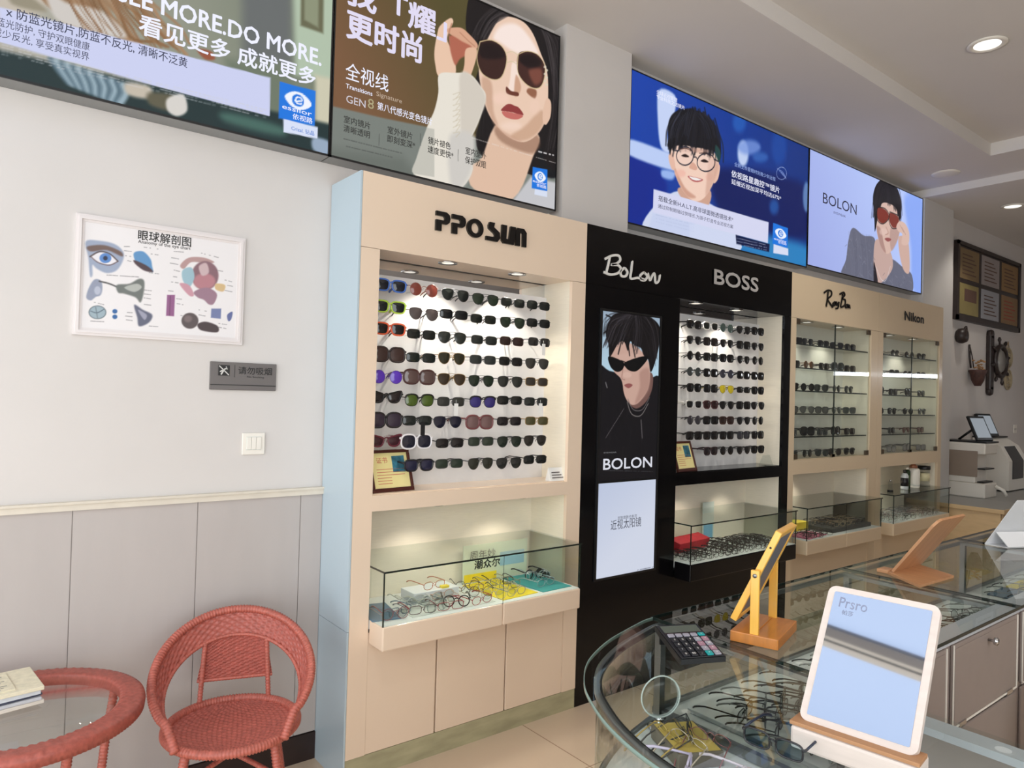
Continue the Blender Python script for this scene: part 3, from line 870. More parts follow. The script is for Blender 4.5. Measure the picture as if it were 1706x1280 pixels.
# (centre in the enlarged photo, style, frame, lens, metal, words)
RACK1 = [
 [((150, 95), 'wayfarer', (70, 110, 190), (20, 24, 34), 0, 'blue wraparound'), ((352, 122), 'round', (140, 90, 80), (122, 58, 48), .4, 'brown-red round'), ((545, 152), 'aviator', GUN, DK, .7, 'dark aviator'), ((728, 180), 'aviator', GUN, GN, .7, 'green aviator'), ((895, 200), 'rectangular', GUN, DK, .7, 'dark rectangular'), ((1050, 217), 'rectangular', BK, DK, .2, 'black rectangular')],
 [((145, 225), 'wayfarer', (176, 206, 70), (22, 26, 26), 0, 'lime framed'), ((352, 268), 'aviator', GUN, GY, .7, 'grey-brown aviator'), ((535, 272), 'rectangular', BK, (12, 14, 18), .2, 'black rectangular'), ((715, 300), 'rectangular', GUN, (22, 28, 24), .6, 'dark rectangular'), ((892, 320), 'aviator', GUN, GN, .7, 'green aviator'), ((1050, 325), 'rectangular', BK, (20, 22, 22), .2, 'black rectangular')],
 [((145, 360), 'wayfarer', (214, 90, 52), (28, 22, 20), 0, 'orange framed'), ((337, 393), 'rectangular', BK, (24, 28, 26), .3, 'dark rectangular'), ((525, 412), 'aviator', GUN, (44, 48, 44), .7, 'grey aviator'), ((720, 428), 'rectangular', GUN, (36, 40, 38), .6, 'slim rectangular'), ((888, 435), 'rectangular', (60, 36, 32), (50, 34, 32), .3, 'brown rectangular'), ((1055, 440), 'rectangular', GUN, (46, 44, 42), .6, 'tagged rectangular')],
 [((140, 515), 'oversized', (46, 34, 32), (64, 46, 42), 0, 'brown oversized'), ((335, 535), 'rectangular', BK, (24, 32, 28), .3, 'dark rectangular'), ((522, 538), 'aviator', GLD, (50, 48, 34), .6, 'olive aviator'), ((712, 548), 'rectangular', GUN, (46, 50, 48), .6, 'grey rectangular'), ((882, 558), 'rectangular', BK, (22, 22, 22), .2, 'black rectangular'), ((1042, 570), 'aviator', GUN, (56, 54, 50), .6, 'grey aviator')],
 [((130, 652), 'round', (90, 60, 150), (92, 56, 176), .3, 'purple mirrored round'), ((325, 652), 'oversized', (70, 40, 38), (92, 72, 68), 0, 'brown oval'), ((522, 665), 'aviator', GLD, (58, 46, 34), .6, 'brown aviator'), ((702, 675), 'aviator', GUN, GN, .7, 'green aviator'), ((878, 680), 'aviator', GUN, (44, 46, 42), .7, 'dark aviator'), ((1040, 682), 'rectangular', GLD, (58, 52, 46), .5, 'brown rectangular')],
 [((120, 775), 'catlike', (22, 20, 20), (40, 34, 34), 0, 'black flared'), ((325, 795), 'browline', (28, 26, 24), (74, 92, 36), .1, 'green mirrored browline'), ((517, 803), 'rectangular', GUN, (54, 54, 50), .6, 'tagged grey rectangular'), ((710, 805), 'browline', (20, 20, 24), (58, 50, 112), .1, 'violet mirrored browline'), ((875, 795), 'rectangular', BK, (28, 30, 28), .3, 'dark rectangular'), ((1035, 803), 'rectangular', GUN, (38, 42, 40), .5, 'tagged dark rectangular')],
 [((120, 915), 'oversized', (30, 24, 28), (58, 48, 60), 0, 'dark purple oversized'), ((312, 918), 'rectangular', BK, (34, 38, 36), .3, 'small rectangular'), ((497, 925), 'aviator', GUN, NV, .6, 'navy aviator'), ((692, 927), 'oversized', (112, 60, 62), (116, 90, 88), 0, 'rose brown oversized'), ((872, 922), 'rectangular', (34, 24, 26), (32, 28, 30), .2, 'maroon rectangular'), ((1040, 920), 'rectangular', GLD, (78, 74, 48), .5, 'olive rectangular')],
 [((120, 1042), 'catlike', (96, 28, 44), (60, 30, 36), 0, 'wine red flared'), ((308, 1045), 'oversized', (228, 224, 226), (36, 36, 48), 0, 'white framed'), ((510, 1055), 'rectangular', BK, (30, 26, 26), .3, 'black rectangular'), ((700, 1045), 'rectangular', GUN, (50, 58, 48), .6, 'grey-green rectangular'), ((873, 1045), 'aviator', GUN, (36, 44, 36), .7, 'green aviator'), ((1030, 1038), 'aviator', GUN, (46, 42, 38), .6, 'brown aviator')],
 [None, ((322, 1190), 'wayfarer', (24, 24, 30), (38, 38, 60), 0, 'navy framed'), ((507, 1180), 'rectangular', GUN, (44, 54, 44), .6, 'small green rectangular'), ((698, 1178), 'aviator', GUN, (50, 50, 42), .6, 'grey aviator'), ((870, 1175), 'aviator', GUN, (40, 40, 38), .7, 'dark aviator'), ((1030, 1155), 'rectangular', BK, (26, 28, 28), .3, 'dark rectangular')],
]
TAGGED = {(2, 5), (5, 2), (5, 5), (6, 1)}
for r, row in enumerate(RACK1):
    for c_, it in enumerate(row):
        if it is None: continue
        (zx, zy), st, fc, lc, mt, wd = it
        p = onY(*z4(zx, zy), YL)
        zc = glasses_meshes(st)[3]
        s = spectacles('sunglasses', st, fc, lc, (p[0], YL, p[2] - zc * 1.19), f'{wd} sunglasses, {ORD[r]} row, {NTH[c_ - (r == 8)]} from left, rack of the cream cabinet', 'sunglasses', 'sunglasses on the cream cabinet rack', rz=RND.uniform(-.05, .05), metal=mt, scale=1.19)
        peg(cab1, p[0], p[2] + 0.0015, 2.855)
        if (r, c_) in TAGGED:
            dk = (r, c_) == (6, 1)
            MB().box(.012, .030, -.006, -.005, -.036, .012).tube([(.021, -.005, .012), (.021, -.004, .026)], .0005, 4).build('price_tag', M['paper'] if not dk else M['blackmat'], s)
# black cabinet rack: nine rows of five
y0s = [210, 317, 425, 535, 645, 760, 868, 975, 1085]; y1s = [258, 362, 460, 565, 665, 768, 872, 970, 1070]
SPEC2 = {(0, 1): ('wayfarer', (224, 220, 216), DK, 'white framed'), (0, 2): ('round', (90, 110, 104), (70, 84, 80), 'grey-green round'), (1, 1): ('square', (30, 24, 24), (34, 28, 28), 'large square'), (3, 0): ('round', (60, 66, 66), (62, 66, 66), 'grey round'), (3, 2): ('round', (70, 70, 88), (56, 56, 66), 'grey-blue round'), (4, 2): ('aviator', (160, 140, 40), (204, 184, 42), 'yellow aviator'), (4, 3): ('rectangular', (40, 36, 36), (30, 30, 30), 'slim black'), (5, 0): ('wayfarer', (222, 220, 216), (26, 26, 28), 'white framed'), (5, 1): ('wayfarer', (70, 28, 32), (46, 26, 28), 'wine red'), (6, 0): ('round', (40, 40, 44), (58, 56, 62), 'smoky round'), (6, 2): ('wayfarer', (60, 34, 30), (46, 32, 30), 'dark brown'), (7, 3): ('square', (30, 30, 34), (60, 60, 66), 'smoky square'), (8, 1): ('wayfarer', (52, 34, 40), (34, 28, 32), 'plum framed')}
BASE2 = [('wayfarer', BK, BK, 'black'), ('square', BK, (22, 22, 24), 'black square'), ('round', (24, 22, 22), (24, 24, 26), 'black round'), ('aviator', GUN, (26, 26, 28), 'dark aviator')]
colx = [150, 265, 375, 490, 588]
for r in range(9):
    for c_ in range(5):
        if r >= 7 and c_ == 0 and r == 8: continue
        st, fc, lc, wd = SPEC2.get((r, c_), BASE2[(r * 3 + c_ * 5 + r * c_) % 4])
        zy = y0s[r] + (y1s[r] - y0s[r]) * (colx[c_] - 150) / 438
        p = onY(1120 + colx[c_] / 4.13, 490 + zy / 4.13, 2.70)
        zc = glasses_meshes(st)[3]
        spectacles('sunglasses', st, fc, lc, (p[0], 2.70, p[2] - zc * 1.15), f'{wd} sunglasses, {ORD[r]} row, {NTH[c_ - (r == 8)]} from left, rack of the black cabinet', 'sunglasses', 'sunglasses on the black cabinet rack', rz=RND.uniform(-.06, .06), metal=0.2, scale=1.15)
        if p[0]: peg(cab2, p[0], p[2] + .0015, 2.85)
# glass shelves of the two beige cabinets
SH = ['top', 'second', 'third', 'fourth', 'fifth', 'lowest']
ZS = [2.017, 1.85, 1.687, 1.523, 1.360, 1.204]
STY = ['wayfarer', 'round', 'square', 'aviator', 'browline', 'oversized']
for ci, (n0, n1, wd0, num) in enumerate(((4.565, 5.662, 'beige cabinet beside the black one', 5), (5.865, 6.96, 'last beige cabinet', 4))):
    for r, z in enumerate(ZS):
        n = num
        for i in range(n):
            st = STY[(r * 2 + i * 3 + ci) % 6]
            fc, lc, wd = RND.choice([(BK, (22, 24, 24), 'black'), ((30, 26, 24), (36, 30, 28), 'dark brown'), (GUN, (50, 54, 52), 'smoky grey')])
            mtl = 0.1
            if ci == 0 and r == 1 and i == 1: st, fc, lc, wd = 'round', (120, 70, 40), (90, 64, 48), 'tortoiseshell'
            if ci == 0 and r == 3: fc, lc, wd = RND.choice([(GUN, (74, 78, 74), 'grey metal'), ((60, 60, 56), (92, 92, 88), 'pale grey')])
            if ci == 0 and r == 0: fc, lc, wd = (BK, (26, 28, 36), 'black')
            if ci == 1 and r == 4 and i >= 2: fc, lc, wd = ((96, 60, 50), (110, 74, 66), 'red-brown')
            if ci == 1 and r == 5: fc, lc, wd = ((120, 116, 112), (150, 146, 142), 'pale clear')
            x = n0 + 0.10 + (n1 - n0 - 0.27) * i / (n - 1) + RND.uniform(-.02, .02)
            spectacles('sunglasses', st, fc, lc, (x, 2.735, z + .0005), f'{wd} {st} sunglasses, {SH[r]} shelf, {NTH[i]} from left, {wd0}', 'sunglasses', 'sunglasses in the beige glass cabinets', rz=RND.uniform(-.3, .1), metal=mtl, scale=1.14)

# eyeglasses lying in the glass cases
def lay(style, fc, loc, label, group, rz=0.0, tilt=0.0, parts=False, lcol=(236, 242, 240), metal=0.0, thick=None, scale=1.0, tcol=None):
    return spectacles('eyeglasses', style, fc, lcol, loc, label, 'eyeglasses', group, rz, metal, True, tilt, parts, tcol, thick, scale)
def flat_card(name, x0, x1, y0, y1, z, th, mat, label, cat, rz=0.0):
    o = MB().rbox(x0 - (x0 + x1) / 2, x1 - (x0 + x1) / 2, y0 - (y0 + y1) / 2, y1 - (y0 + y1) / 2, 0, th, min(.002, th * .3)).build(name, mat)
    o.location = ((x0 + x1) / 2, (y0 + y1) / 2, z); o.rotation_euler = (0, 0, rz)
    return tag(o, label, cat)
z = ZC1
flat_card('display_riser', 1.62, 1.86, 2.74, 2.86, z, .045, M['whitebox'], 'low white display block in the cream cabinet\'s glass case', 'display block')
flat_card('poster_card', 1.98, 2.20, 2.575, 2.88, z, .003, M['yellowcard'], 'yellow card lying in the cream cabinet\'s glass case', 'card', 0.06)
flat_card('poster_card', 2.225, 2.42, 2.575, 2.88, z, .003, M['teal'], 'teal card lying at the right end of the cream cabinet\'s glass case', 'card', 0.04)
flat_card('poster_card', 1.375, 1.50, 2.60, 2.84, z, .003, M['bluecard'], 'slate blue card lying at the left end of the cream cabinet\'s glass case', 'card', -0.2)
flat_card('poster_card', 1.52, 1.95, 2.575, 2.72, z, .002, M['greycard'], 'pale grey sheet lying along the front of the cream cabinet\'s glass case', 'card', 0.0)
lf = thing('leaflet', (2.16, 2.90, ZC1), 'pale leaflet with dark lettering standing at the back of the cream cabinet\'s case', 'leaflet', world=True)  # sheet stands in for the mirrored reflection of a card
MB().box(1.99, 2.40, 2.905, 2.9065, ZC1, ZC1 + .185, 0).box(2.22, 2.38, 2.904, 2.905, ZC1 + .06, ZC1 + .13, 1).box(2.0, 2.2, 2.904, 2.905, ZC1 + .0, ZC1 + .04, 2).build('sheet', [pbr('pale_green_sheet', (206, 214, 190), .6), pbr('pale_blue_print', (150, 186, 200), .6), M['yellowcard']], lf)
lt_ = Letters(2.9035); lt_.world('周年妙', 2.03, 2.19, ZC1 + .115, .04, M['signdark']); lt_.world('潮众尔', 2.06, 2.22, ZC1 + .065, .04, M['letterblack'], .02); lt_.build('lettering', lf)
z8 = lambda x, y: (600 + x / 4.49, 870 + y / 4.49)
SPEC_C1 = [((255, 700), 'round', (150, 60, 66), 0, 'small red round'), ((190, 705), 'oval', (150, 150, 152), .5, 'silver oval'), ((300, 665), 'rectangular', (110, 130, 150), .3, 'blue-grey rectangular'),
 ((470, 655), 'rectangular', (90, 60, 60), 0, 'brown rectangular'), ((575, 640), 'round', (120, 132, 128), .3, 'grey-green round'), ((440, 610), 'round', (214, 214, 206), .2, 'pale clear round'), ((530, 600), 'oval', (196, 196, 180), .4, 'pale gold oval'), ((390, 585), 'oval', (190, 190, 184), .4, 'silver thin oval'),
 ((720, 605), 'round', (20, 18, 18), 0, 'thick black round'), ((705, 640), 'rectangular', (150, 40, 52), 0, 'deep red rectangular'), ((905, 530), 'round', (26, 24, 24), 0, 'black round mid'), ((1000, 550), 'round', (190, 186, 180), .3, 'pale round'), ((930, 590), 'oval', (160, 60, 60), 0, 'red oval'),
 ((770, 475), 'round', (24, 20, 20), 0, 'black round rear'), ((840, 500), 'oval', (150, 120, 100), .4, 'bronze oval'), ((620, 545), 'oval', (200, 160, 140), .4, 'copper thin'), ((650, 575), 'rectangular', (206, 190, 176), .4, 'rose gold rectangular'),
 ((940, 398), 'rectangular', (24, 22, 22), 0, 'black rectangular rear'), ((980, 430), 'oval', (180, 176, 150), .4, 'pale gold rear'), ((1120, 470), 'rectangular', (150, 150, 130), .4, 'olive metal'), ((1170, 520), 'oval', (170, 170, 160), .4, 'silver oval on the yellow card'), ((1090, 515), 'round', (186, 190, 170), .3, 'clear green round'),
 ((1225, 370), 'round', (16, 16, 18), 0, 'thick black round'), ((1320, 410), 'round', (190, 196, 196), .4, 'silver round'), ((1420, 400), 'round', (180, 186, 186), .4, 'clear round'), ((1390, 450), 'oval', (170, 186, 190), .4, 'pale blue oval')]
for (q, st, fc, mt, wd) in SPEC_C1:
    p = onZ(*z8(*q), z + .02)
    zz = z + .003
    ydx = min(max(p[1], 2.575), 2.78); xx = min(max(p[0], 1.445), 2.35)
    lay(st, fc, (xx, ydx, zz), f'{wd} eyeglasses ' + ('on the teal card' if xx > 2.225 else 'on the yellow card' if xx > 1.98 and 'card' not in wd else 'lying in the left half') + ', cream cabinet glass case', 'eyeglasses in the cream cabinet case', RND.uniform(-.5, .3), 0, True, metal=mt, thick=None if 'thick' not in wd else .0026)
lay('oval', (190, 120, 90), (1.74, 2.765, z + .045), 'thin copper eyeglasses lying on the white display block', 'eyeglasses in the cream cabinet case', .1, 0, True, metal=.4)
tag(MB().rbox(-.02, .02, -.012, .012, 0, .012, .003).build('yellow_clip', M['yellowbox']), 'small yellow clip on the white display block', 'clip').location = (1.79, 2.757, z + .045)
# black cabinet case: dense rows
z = ZC2
o = flat_card('red_cloth', 3.46, 3.80, 2.77, 2.86, z, .06, M['red'], 'folded red cloth packet in the black cabinet\'s glass case', 'cloth packet', 0.12)
o.rotation_euler = (0.25, 0, .1); o.location.z = z + .015
tag(MB().box(3.90, 4.02, 2.905, 2.908, z, z + .26, 0).box(3.912, 4.008, 2.9035, 2.905, z + .02, z + .11, 1).build('leaflet', [pbr('pale_leaflet', (204, 214, 204), .6), pbr('blue_leaflet_print', (120, 176, 206), .6)]), 'upright leaflet with a blue panel in the black cabinet\'s case', 'leaflet')
for r in range(6):
    for i in range(11):
        x = 3.40 + .088 * i + RND.uniform(-.012, .012); y = 2.575 + .042 * r + RND.uniform(-.006, .006)
        if r >= 4 and i < 5: continue
        st = RND.choice(['rectangular', 'oval', 'square']); dk = RND.choice([(26, 24, 26), (40, 36, 36), (30, 34, 32), (60, 56, 52)])
        lay(st, dk, (x, y, z), 'dark framed eyeglasses lying close-packed in the black cabinet\'s glass case', 'close-packed eyeglasses in the black case', RND.uniform(-.25, .15), 0, False, scale=.86, metal=.1)
# beige case next to the black cabinet
z = ZC3
flat_card('display_tray', 5.02, 5.6, 2.60, 2.88, z, .03, pbr('dark_tray', (64, 66, 64), .6), 'dark grey tray of frames in the beige case beside the black cabinet', 'tray')
flat_card('display_block', 4.84, 5.0, 2.78, 2.88, z, .06, M['yellowbox'], 'yellow box at the back of the beige case beside the black cabinet', 'box')
flat_card('pink_leaflet', 4.62, 4.92, 2.58, 2.74, z, .004, pbr('pink_print', (206, 110, 140), .6), 'white and pink leaflet lying in the beige case beside the black cabinet', 'leaflet', .1)
for r in range(2):
    for i in range(4):
        lay('rectangular', BK, (4.66 + .075 * i, 2.575 + .045 * r, z + .004), 'black eyeglasses heaped at the front left of the beige case beside the black cabinet', 'black eyeglasses heaped in the beige case', RND.uniform(-.6, .6), 0, False, scale=.9)
for r in range(3):
    for i in range(6):
        c_ = RND.choice([(150, 120, 90), (70, 66, 64), (190, 170, 140), (50, 52, 54)])
        lay(RND.choice(['oval', 'rectangular']), c_, (5.08 + .09 * i, 2.63 + .07 * r, z + .03), 'metal eyeglasses lying on the dark grey tray in the beige case', 'eyeglasses on the dark grey tray', RND.uniform(-.3, .3), 0, False, scale=.9, metal=.4)
z = ZC4
for r in range(4):
    for i in range(9):
        c_ = RND.choice([(150, 150, 150), (90, 80, 90), (190, 180, 170), (70, 74, 72), (120, 90, 100)])
        lay(RND.choice(['oval', 'rectangular', 'round']), c_, (5.96 + .108 * i + RND.uniform(-.02, .02), 2.59 + .062 * r, z), 'pale metal eyeglasses laid in rows in the last beige cabinet\'s glass case', 'eyeglasses laid in the last case', RND.uniform(-.3, .3), 0, False, scale=.95, metal=.3)
# ================================================================== BACKLIT LIGHTBOXES AND POSTERS
YLB = 2.856
ZB, ZT = 2.592, 3.54
def lightbox(label, x0, x1, zb, zt, yf=YLB, yback=YW - .001):
    t = thing('lightbox', ((x0 + x1) / 2, yback, zb), label, 'lightbox', 'backlit lightboxes above the cabinets', world=True)
    fr = MB()
    fr.box(x0 + .001, x1 - .001, yf + .002, yback, zb, zt, 0)
    for a, b, c_, d in ((x0 + .001, x0 + .007, zb, zt), (x1 - .007, x1 - .001, zb, zt), (x0 + .001, x1 - .001, zb, zb + .008), (x0 + .001, x1 - .001, zt - .006, zt)):
        fr.box(a, b, yf - .004, yf + .002, c_, d, 1)
    fr.build('casing', [M['steel'], M['blackmat']], t)
    return t
def eye_logo(cv, q, white=(240, 244, 255)):
    """blue square with a white eye; q = top-left, top-right, bottom-right, bottom-left"""
    cv.poly(q, (28, 118, 222), .002, False)
    L = lambda u, v: tuple(np.array(q[0]) * (1 - u) * (1 - v) + np.array(q[1]) * u * (1 - v) + np.array(q[2]) * u * v + np.array(q[3]) * (1 - u) * v)
    cv.poly([L(.15, .36), L(.32, .2), L(.55, .15), L(.76, .24), L(.9, .42), L(.74, .58), L(.52, .64), L(.3, .56)], white, .002)
    cv.poly([L(.52 + .17 * math.cos(a), .39 + .17 * math.sin(a)) for a in [k * math.pi / 5 for k in range(10)]], (28, 118, 222), .002)
    cv.line([L(.44, .42), L(.62, .38), L(.6, .31), L(.5, .3), L(.45, .4), L(.52, .48), L(.62, .46)], .006, white, .001)
    return L
WHT = ink((236, 238, 255)); INKB = ink((30, 36, 70)); INKK = ink((24, 24, 22))
rn = random.Random(3)
def hair(cv, paths, n, w, cols, jit=10, alpha=.7):
    for _ in range(n):
        p = rn.choice(paths); dx, dy = rn.gauss(0, jit), rn.gauss(0, jit)
        cv.line([(a + dx + rn.gauss(0, jit * .25), b + dy + rn.gauss(0, jit * .25)) for a, b in p], w, rn.choice(cols), w * .6, alpha)

# ---- first lightbox (far left, runs out of the picture)
lb = lightbox('wide lightbox at the far left with white slogans over a lilac text panel', -0.95, 1.207, ZB, ZT)
cv = Canvas(YLB, -0.943, 1.20, ZB + .008, ZT - .006, .0045, (120, 130, 118))
z1f = lambda p: (p[0] * .3283, p[1] * .3283)
cv.T = z1f
cv.grad((0, 0), (176, 172, 160), (1500, 200), (120, 128, 112))
cv.poly([(150, -250), (-800, -300), (-900, 200), (200, 60)], (196, 186, 172), .02)
cv.poly([(1230, -300), (1480, -300), (1480, 330), (1230, 300)], (104, 108, 108), .03, False)
cv.poly([(1150, 300), (1480, 340), (1500, 700), (1150, 600)], (110, 120, 104), .03, False)
cv.poly([(1480, -300), (1720, -300), (1720, 420), (1500, 380)], (176, 192, 170), .02, False)
cv.poly([(1600, 380), (1690, 400), (1690, 790), (1600, 760)], (204, 200, 176), .015, False)
cv.poly([(1530, -200), (1645, -200), (1640, 170), (1525, 130)], (104, 104, 80), .008, False)
cv.poly([(1545, -200), (1620, -200), (1615, 140), (1545, 100)], (140, 146, 120), .008, False)
for k in range(46):   # long brown hair and pale shirt
    a = 240 + k * 12; sh = rn.randint(-24, 24)
    cv.line([(a - 120 + rn.randint(-30, 30), -120), (a, 20), (a + 90 + rn.randint(-20, 40), 130 + rn.randint(-30, 60)), (a + 180, 240 + rn.randint(-30, 40))], .006 + .006 * rn.random(), (150 + sh, 112 + sh, 78 + sh), .003, .75)
cv.poly([(230, -60), (330, 10), (520, 60), (640, 190), (420, 150), (280, 90)], (206, 200, 194), .01)
cv.poly([(60, -60), (180, 0), (230, 60), (60, 20)], (150, 142, 122), .01)
for k in range(26):
    a = 330 + rn.randint(-30, 400); sh = rn.randint(-30, 30)
    cv.line([(a, -60), (a + 50, 50), (a + 140, 150 + rn.randint(0, 70))], .004, (140 + sh, 104 + sh, 74 + sh), .002, .7)
cv.poly([(1000, 250), (1070, 260), (1090, 300), (1040, 300)], (150, 84, 60), .006)
# lower scene
cv.poly([(-100, 230), (500, 370), (1000, 480), (1500, 590), (1720, 640), (1720, 830), (-100, 400)], (34, 52, 54), .012, False)
for k in range(14):
    cv.line([(260 + k * 28, 300 + k * 10), (300 + k * 26, 360 + k * 9), (350 + k * 20, 420 + k * 8)], .02, (150, 172, 184) if k % 2 else (92, 116, 130), .006)
cv.poly([(640, 420), (760, 440), (760, 500), (650, 480)], (196, 186, 170), .01)
cv.poly([(760, 470), (900, 490), (870, 560), (760, 530)], (96, 92, 74), .012)
cv.poly([(850, 500), (930, 480), (950, 560), (900, 590), (850, 560)], (214, 210, 204), .006)
cv.poly([(1150, 570), (1420, 640), (1420, 690), (1150, 620)], (70, 104, 96), .02)
cv.poly([(1590, 700), (1670, 720), (1660, 790), (1590, 760)], (150, 168, 190), .01)
cv.poly([(0, 36), (1372, 395), (1368, 590), (940, 478), (0, 215)], (203, 208, 240), .002, False)
cv.poly([(-900, -200), (0, 36), (0, 215), (-900, 0)], (203, 208, 240), .002, False)
for k in range(4):
    a0 = (10, 228 + k * 15); a1 = (1360, 560 + k * 13)
    cv.scribble(a0, a1, .004, (206, 206, 210), rn, .014, .5)
L = eye_logo(cv, [(1420, 414), (1601, 462), (1597, 642), (1415, 600)])
cv.poly([(1438, 604), (1597, 642), (1612, 646), (1612, 705), (1438, 670)], (216, 224, 246), .002, False)
cv.build('printed_face', M['backlit'], lb)
lt = Letters(YLB - .002)
q = lambda x, y: (x * .3283, y * .3283)
lt.text('SEE MORE.DO MORE.', q(594, 25), q(1630, 312), 32, WHT, .022)
lt.text('看见更多 成就更多', q(705, 180), q(1600, 418), 31, WHT, .022)
lt.text('x 防蓝光镜片,防蓝不反光, 清晰不泛黄', q(30, 85), q(950, 335), 17, INKB, .006)
lt.text('蓝光防护, 守护双眼健康', q(-20, 130), q(455, 250), 13.5, INKB)
lt.text('减少反光, 享受真实视界', q(-40, 178), q(452, 302), 13.5, INKB)
lt.text('essilor', q(1432, 552), q(1582, 588), 8, WHT, .01)
lt.text('依视路', q(1485, 600), q(1586, 628), 9, WHT, .01)
lt.text('Crizal. 钻晶', q(1478, 662), q(1594, 684), 7, ink((40, 110, 200)), .006)
lt.build('lettering', lb)

# ---- second lightbox: woman adjusting sunglasses
lb = lightbox('lightbox above the cream cabinet showing a woman holding gold rimmed sunglasses to her face', 1.209, 2.492, ZB, ZT)
cv = Canvas(YLB, 1.215, 2.486, ZB + .008, ZT - .006, .0031, (110, 82, 56))
cv.T = lambda p: (540 + p[0] * .328, p[1] * .328)
cv.grad((60, 300), (122, 88, 62), (640, 100), (84, 76, 44))
cv.poly([(-40, 520), (300, 600), (620, 665), (1200, 790), (1250, 1100), (-60, 850)], (122, 128, 122), .006, False)
cv.poly([(-40, 740), (400, 800), (560, 980), (-40, 900)], (100, 106, 100), .04, False)
HAIR = (26, 22, 24); SK = (232, 200, 178)
cv.poly([(760, -60), (720, 90), (735, 200), (785, 240), (790, 330), (755, 470), (800, 560), (770, 700), (800, 790), (900, 830), (1190, 860), (1215, 190), (1010, 60), (900, -60)], HAIR, .004)
cv.poly([(890, 620), (1085, 680), (1060, 800), (960, 1010), (760, 960), (740, 850), (800, 800)], (222, 188, 164), .006)
cv.poly([(880, 640), (1085, 690), (1060, 780), (900, 720)], (150, 112, 92), .012, True, .7)
cv.poly([(1050, 900), (1190, 930), (1190, 1080), (950, 1030)], (196, 196, 200), .01, False)
cv.poly([(1090, 760), (1190, 790), (1180, 900), (1110, 880)], (22, 24, 28), .008)
FACE = [(840, 140), (870, 100), (935, 84), (1010, 110), (1060, 170), (1100, 270), (1132, 360), (1138, 480), (1128, 600), (1085, 680), (1015, 722), (935, 695), (870, 632), (828, 560), (800, 460), (786, 360), (795, 240), (820, 185)]
cv.poly(FACE, SK, .003)
cv.poly([(900, 130), (980, 125), (1050, 200), (1085, 280), (980, 270), (900, 220), (860, 190)], (246, 228, 220), .015)
cv.poly([(800, 400), (850, 420), (860, 560), (880, 630), (830, 560)], (206, 168, 144), .012)
cv.poly([(1020, 640), (1100, 560), (1120, 610), (1080, 680), (1010, 715), (950, 690)], (206, 168, 142), .012)
cv.poly([(955, 320), (985, 330), (985, 440), (975, 480), (935, 470), (945, 400)], (244, 222, 210), .006)
cv.poly([(975, 380), (1000, 440), (985, 485), (965, 480)], (204, 160, 134), .006)
cv.poly([(926, 440), (950, 462), (985, 470), (985, 488), (945, 482), (925, 470)], (104, 56, 44), .003)
cv.poly([(1040, 448), (1078, 460), (1070, 500), (1030, 470)], (146, 98, 74), .006)
cv.poly([(898, 560), (925, 532), (945, 528), (965, 536), (990, 548), (1012, 585), (960, 572), (925, 566)], (142, 58, 58), .002)
cv.poly([(905, 566), (960, 574), (1010, 588), (985, 606), (945, 604), (915, 590)], (196, 108, 100), .002)
cv.poly([(1112, 620), (1112, 560), (1130, 500), (1152, 520), (1150, 590), (1130, 632)], (226, 190, 166), .003)
cv.poly([(1060, 90), (1140, 160), (1210, 190), (1195, 560), (1150, 470), (1128, 330), (1090, 200)], HAIR, .004)
cv.poly([(1130, 640), (1160, 600), (1195, 560), (1190, 860), (1110, 790)], HAIR, .004)
cv.poly([(830, 20), (900, 60), (860, 140), (800, 240), (760, 220), (740, 120)], HAIR, .004)
for k in range(14):
    cv.line([(1090 + k * 8, 110 + k * 5), (1140 + k * 4, 260), (1160 + k * 2, 430 + k * 10)], .003, (60, 52, 54), .002, .5)
cv.ell((900, 500), 40, 30, (244, 208, 192), .02, .6); cv.ell((1070, 540), 26, 40, (238, 204, 186), .02, .5)
cv.poly([(850, 590), (900, 660), (1000, 715), (940, 700), (870, 640)], (196, 154, 130), .012, True, .7)
cv.ell((950, 640), 50, 22, (242, 214, 198), .018, .7)
hair(cv, [[(900, 20), (800, 110), (760, 230)], [(930, 60), (850, 110), (800, 200)], [(1040, 80), (1130, 180), (1170, 380)], [(1060, 90), (1170, 220), (1190, 520)], [(1180, 300), (1180, 560), (1150, 760)], [(770, 420), (800, 560), (790, 700)]], 90, .004, [(60, 54, 56), (16, 14, 16), (84, 78, 80)], 14, .5)
# lenses, rims
LA = [(792, 212), (850, 204), (905, 238), (928, 300), (905, 385), (862, 405), (802, 372), (776, 296)]
LB_ = [(986, 276), (1032, 260), (1088, 280), (1122, 340), (1112, 420), (1080, 450), (1026, 428), (984, 366)]
cv.poly(LA, (58, 34, 30), .002); cv.poly(LB_, (66, 38, 34), .002)
cv.poly([(790, 230), (850, 215), (905, 250), (915, 290), (860, 300), (800, 290)], (30, 18, 20), .012)
cv.poly([(1000, 280), (1060, 275), (1105, 320), (1060, 350), (1000, 320)], (30, 18, 20), .012)
cv.poly([(1040, 360), (1100, 350), (1105, 410), (1070, 430)], (120, 70, 58), .014)
for R_ in (LA, LB_): cv.line(R_ + [R_[0]], .0045, (206, 184, 142), .0015)
cv.line([(925, 270), (955, 262), (985, 280)], .004, (214, 196, 160), .0015); cv.line([(926, 320), (955, 312), (982, 330)], .004, (214, 196, 160), .0015)
for k in range(6): cv.ell((1122 + 8 * (k % 2), 340 + k * 18), 7, 7, (220, 210, 190), .001, .8)
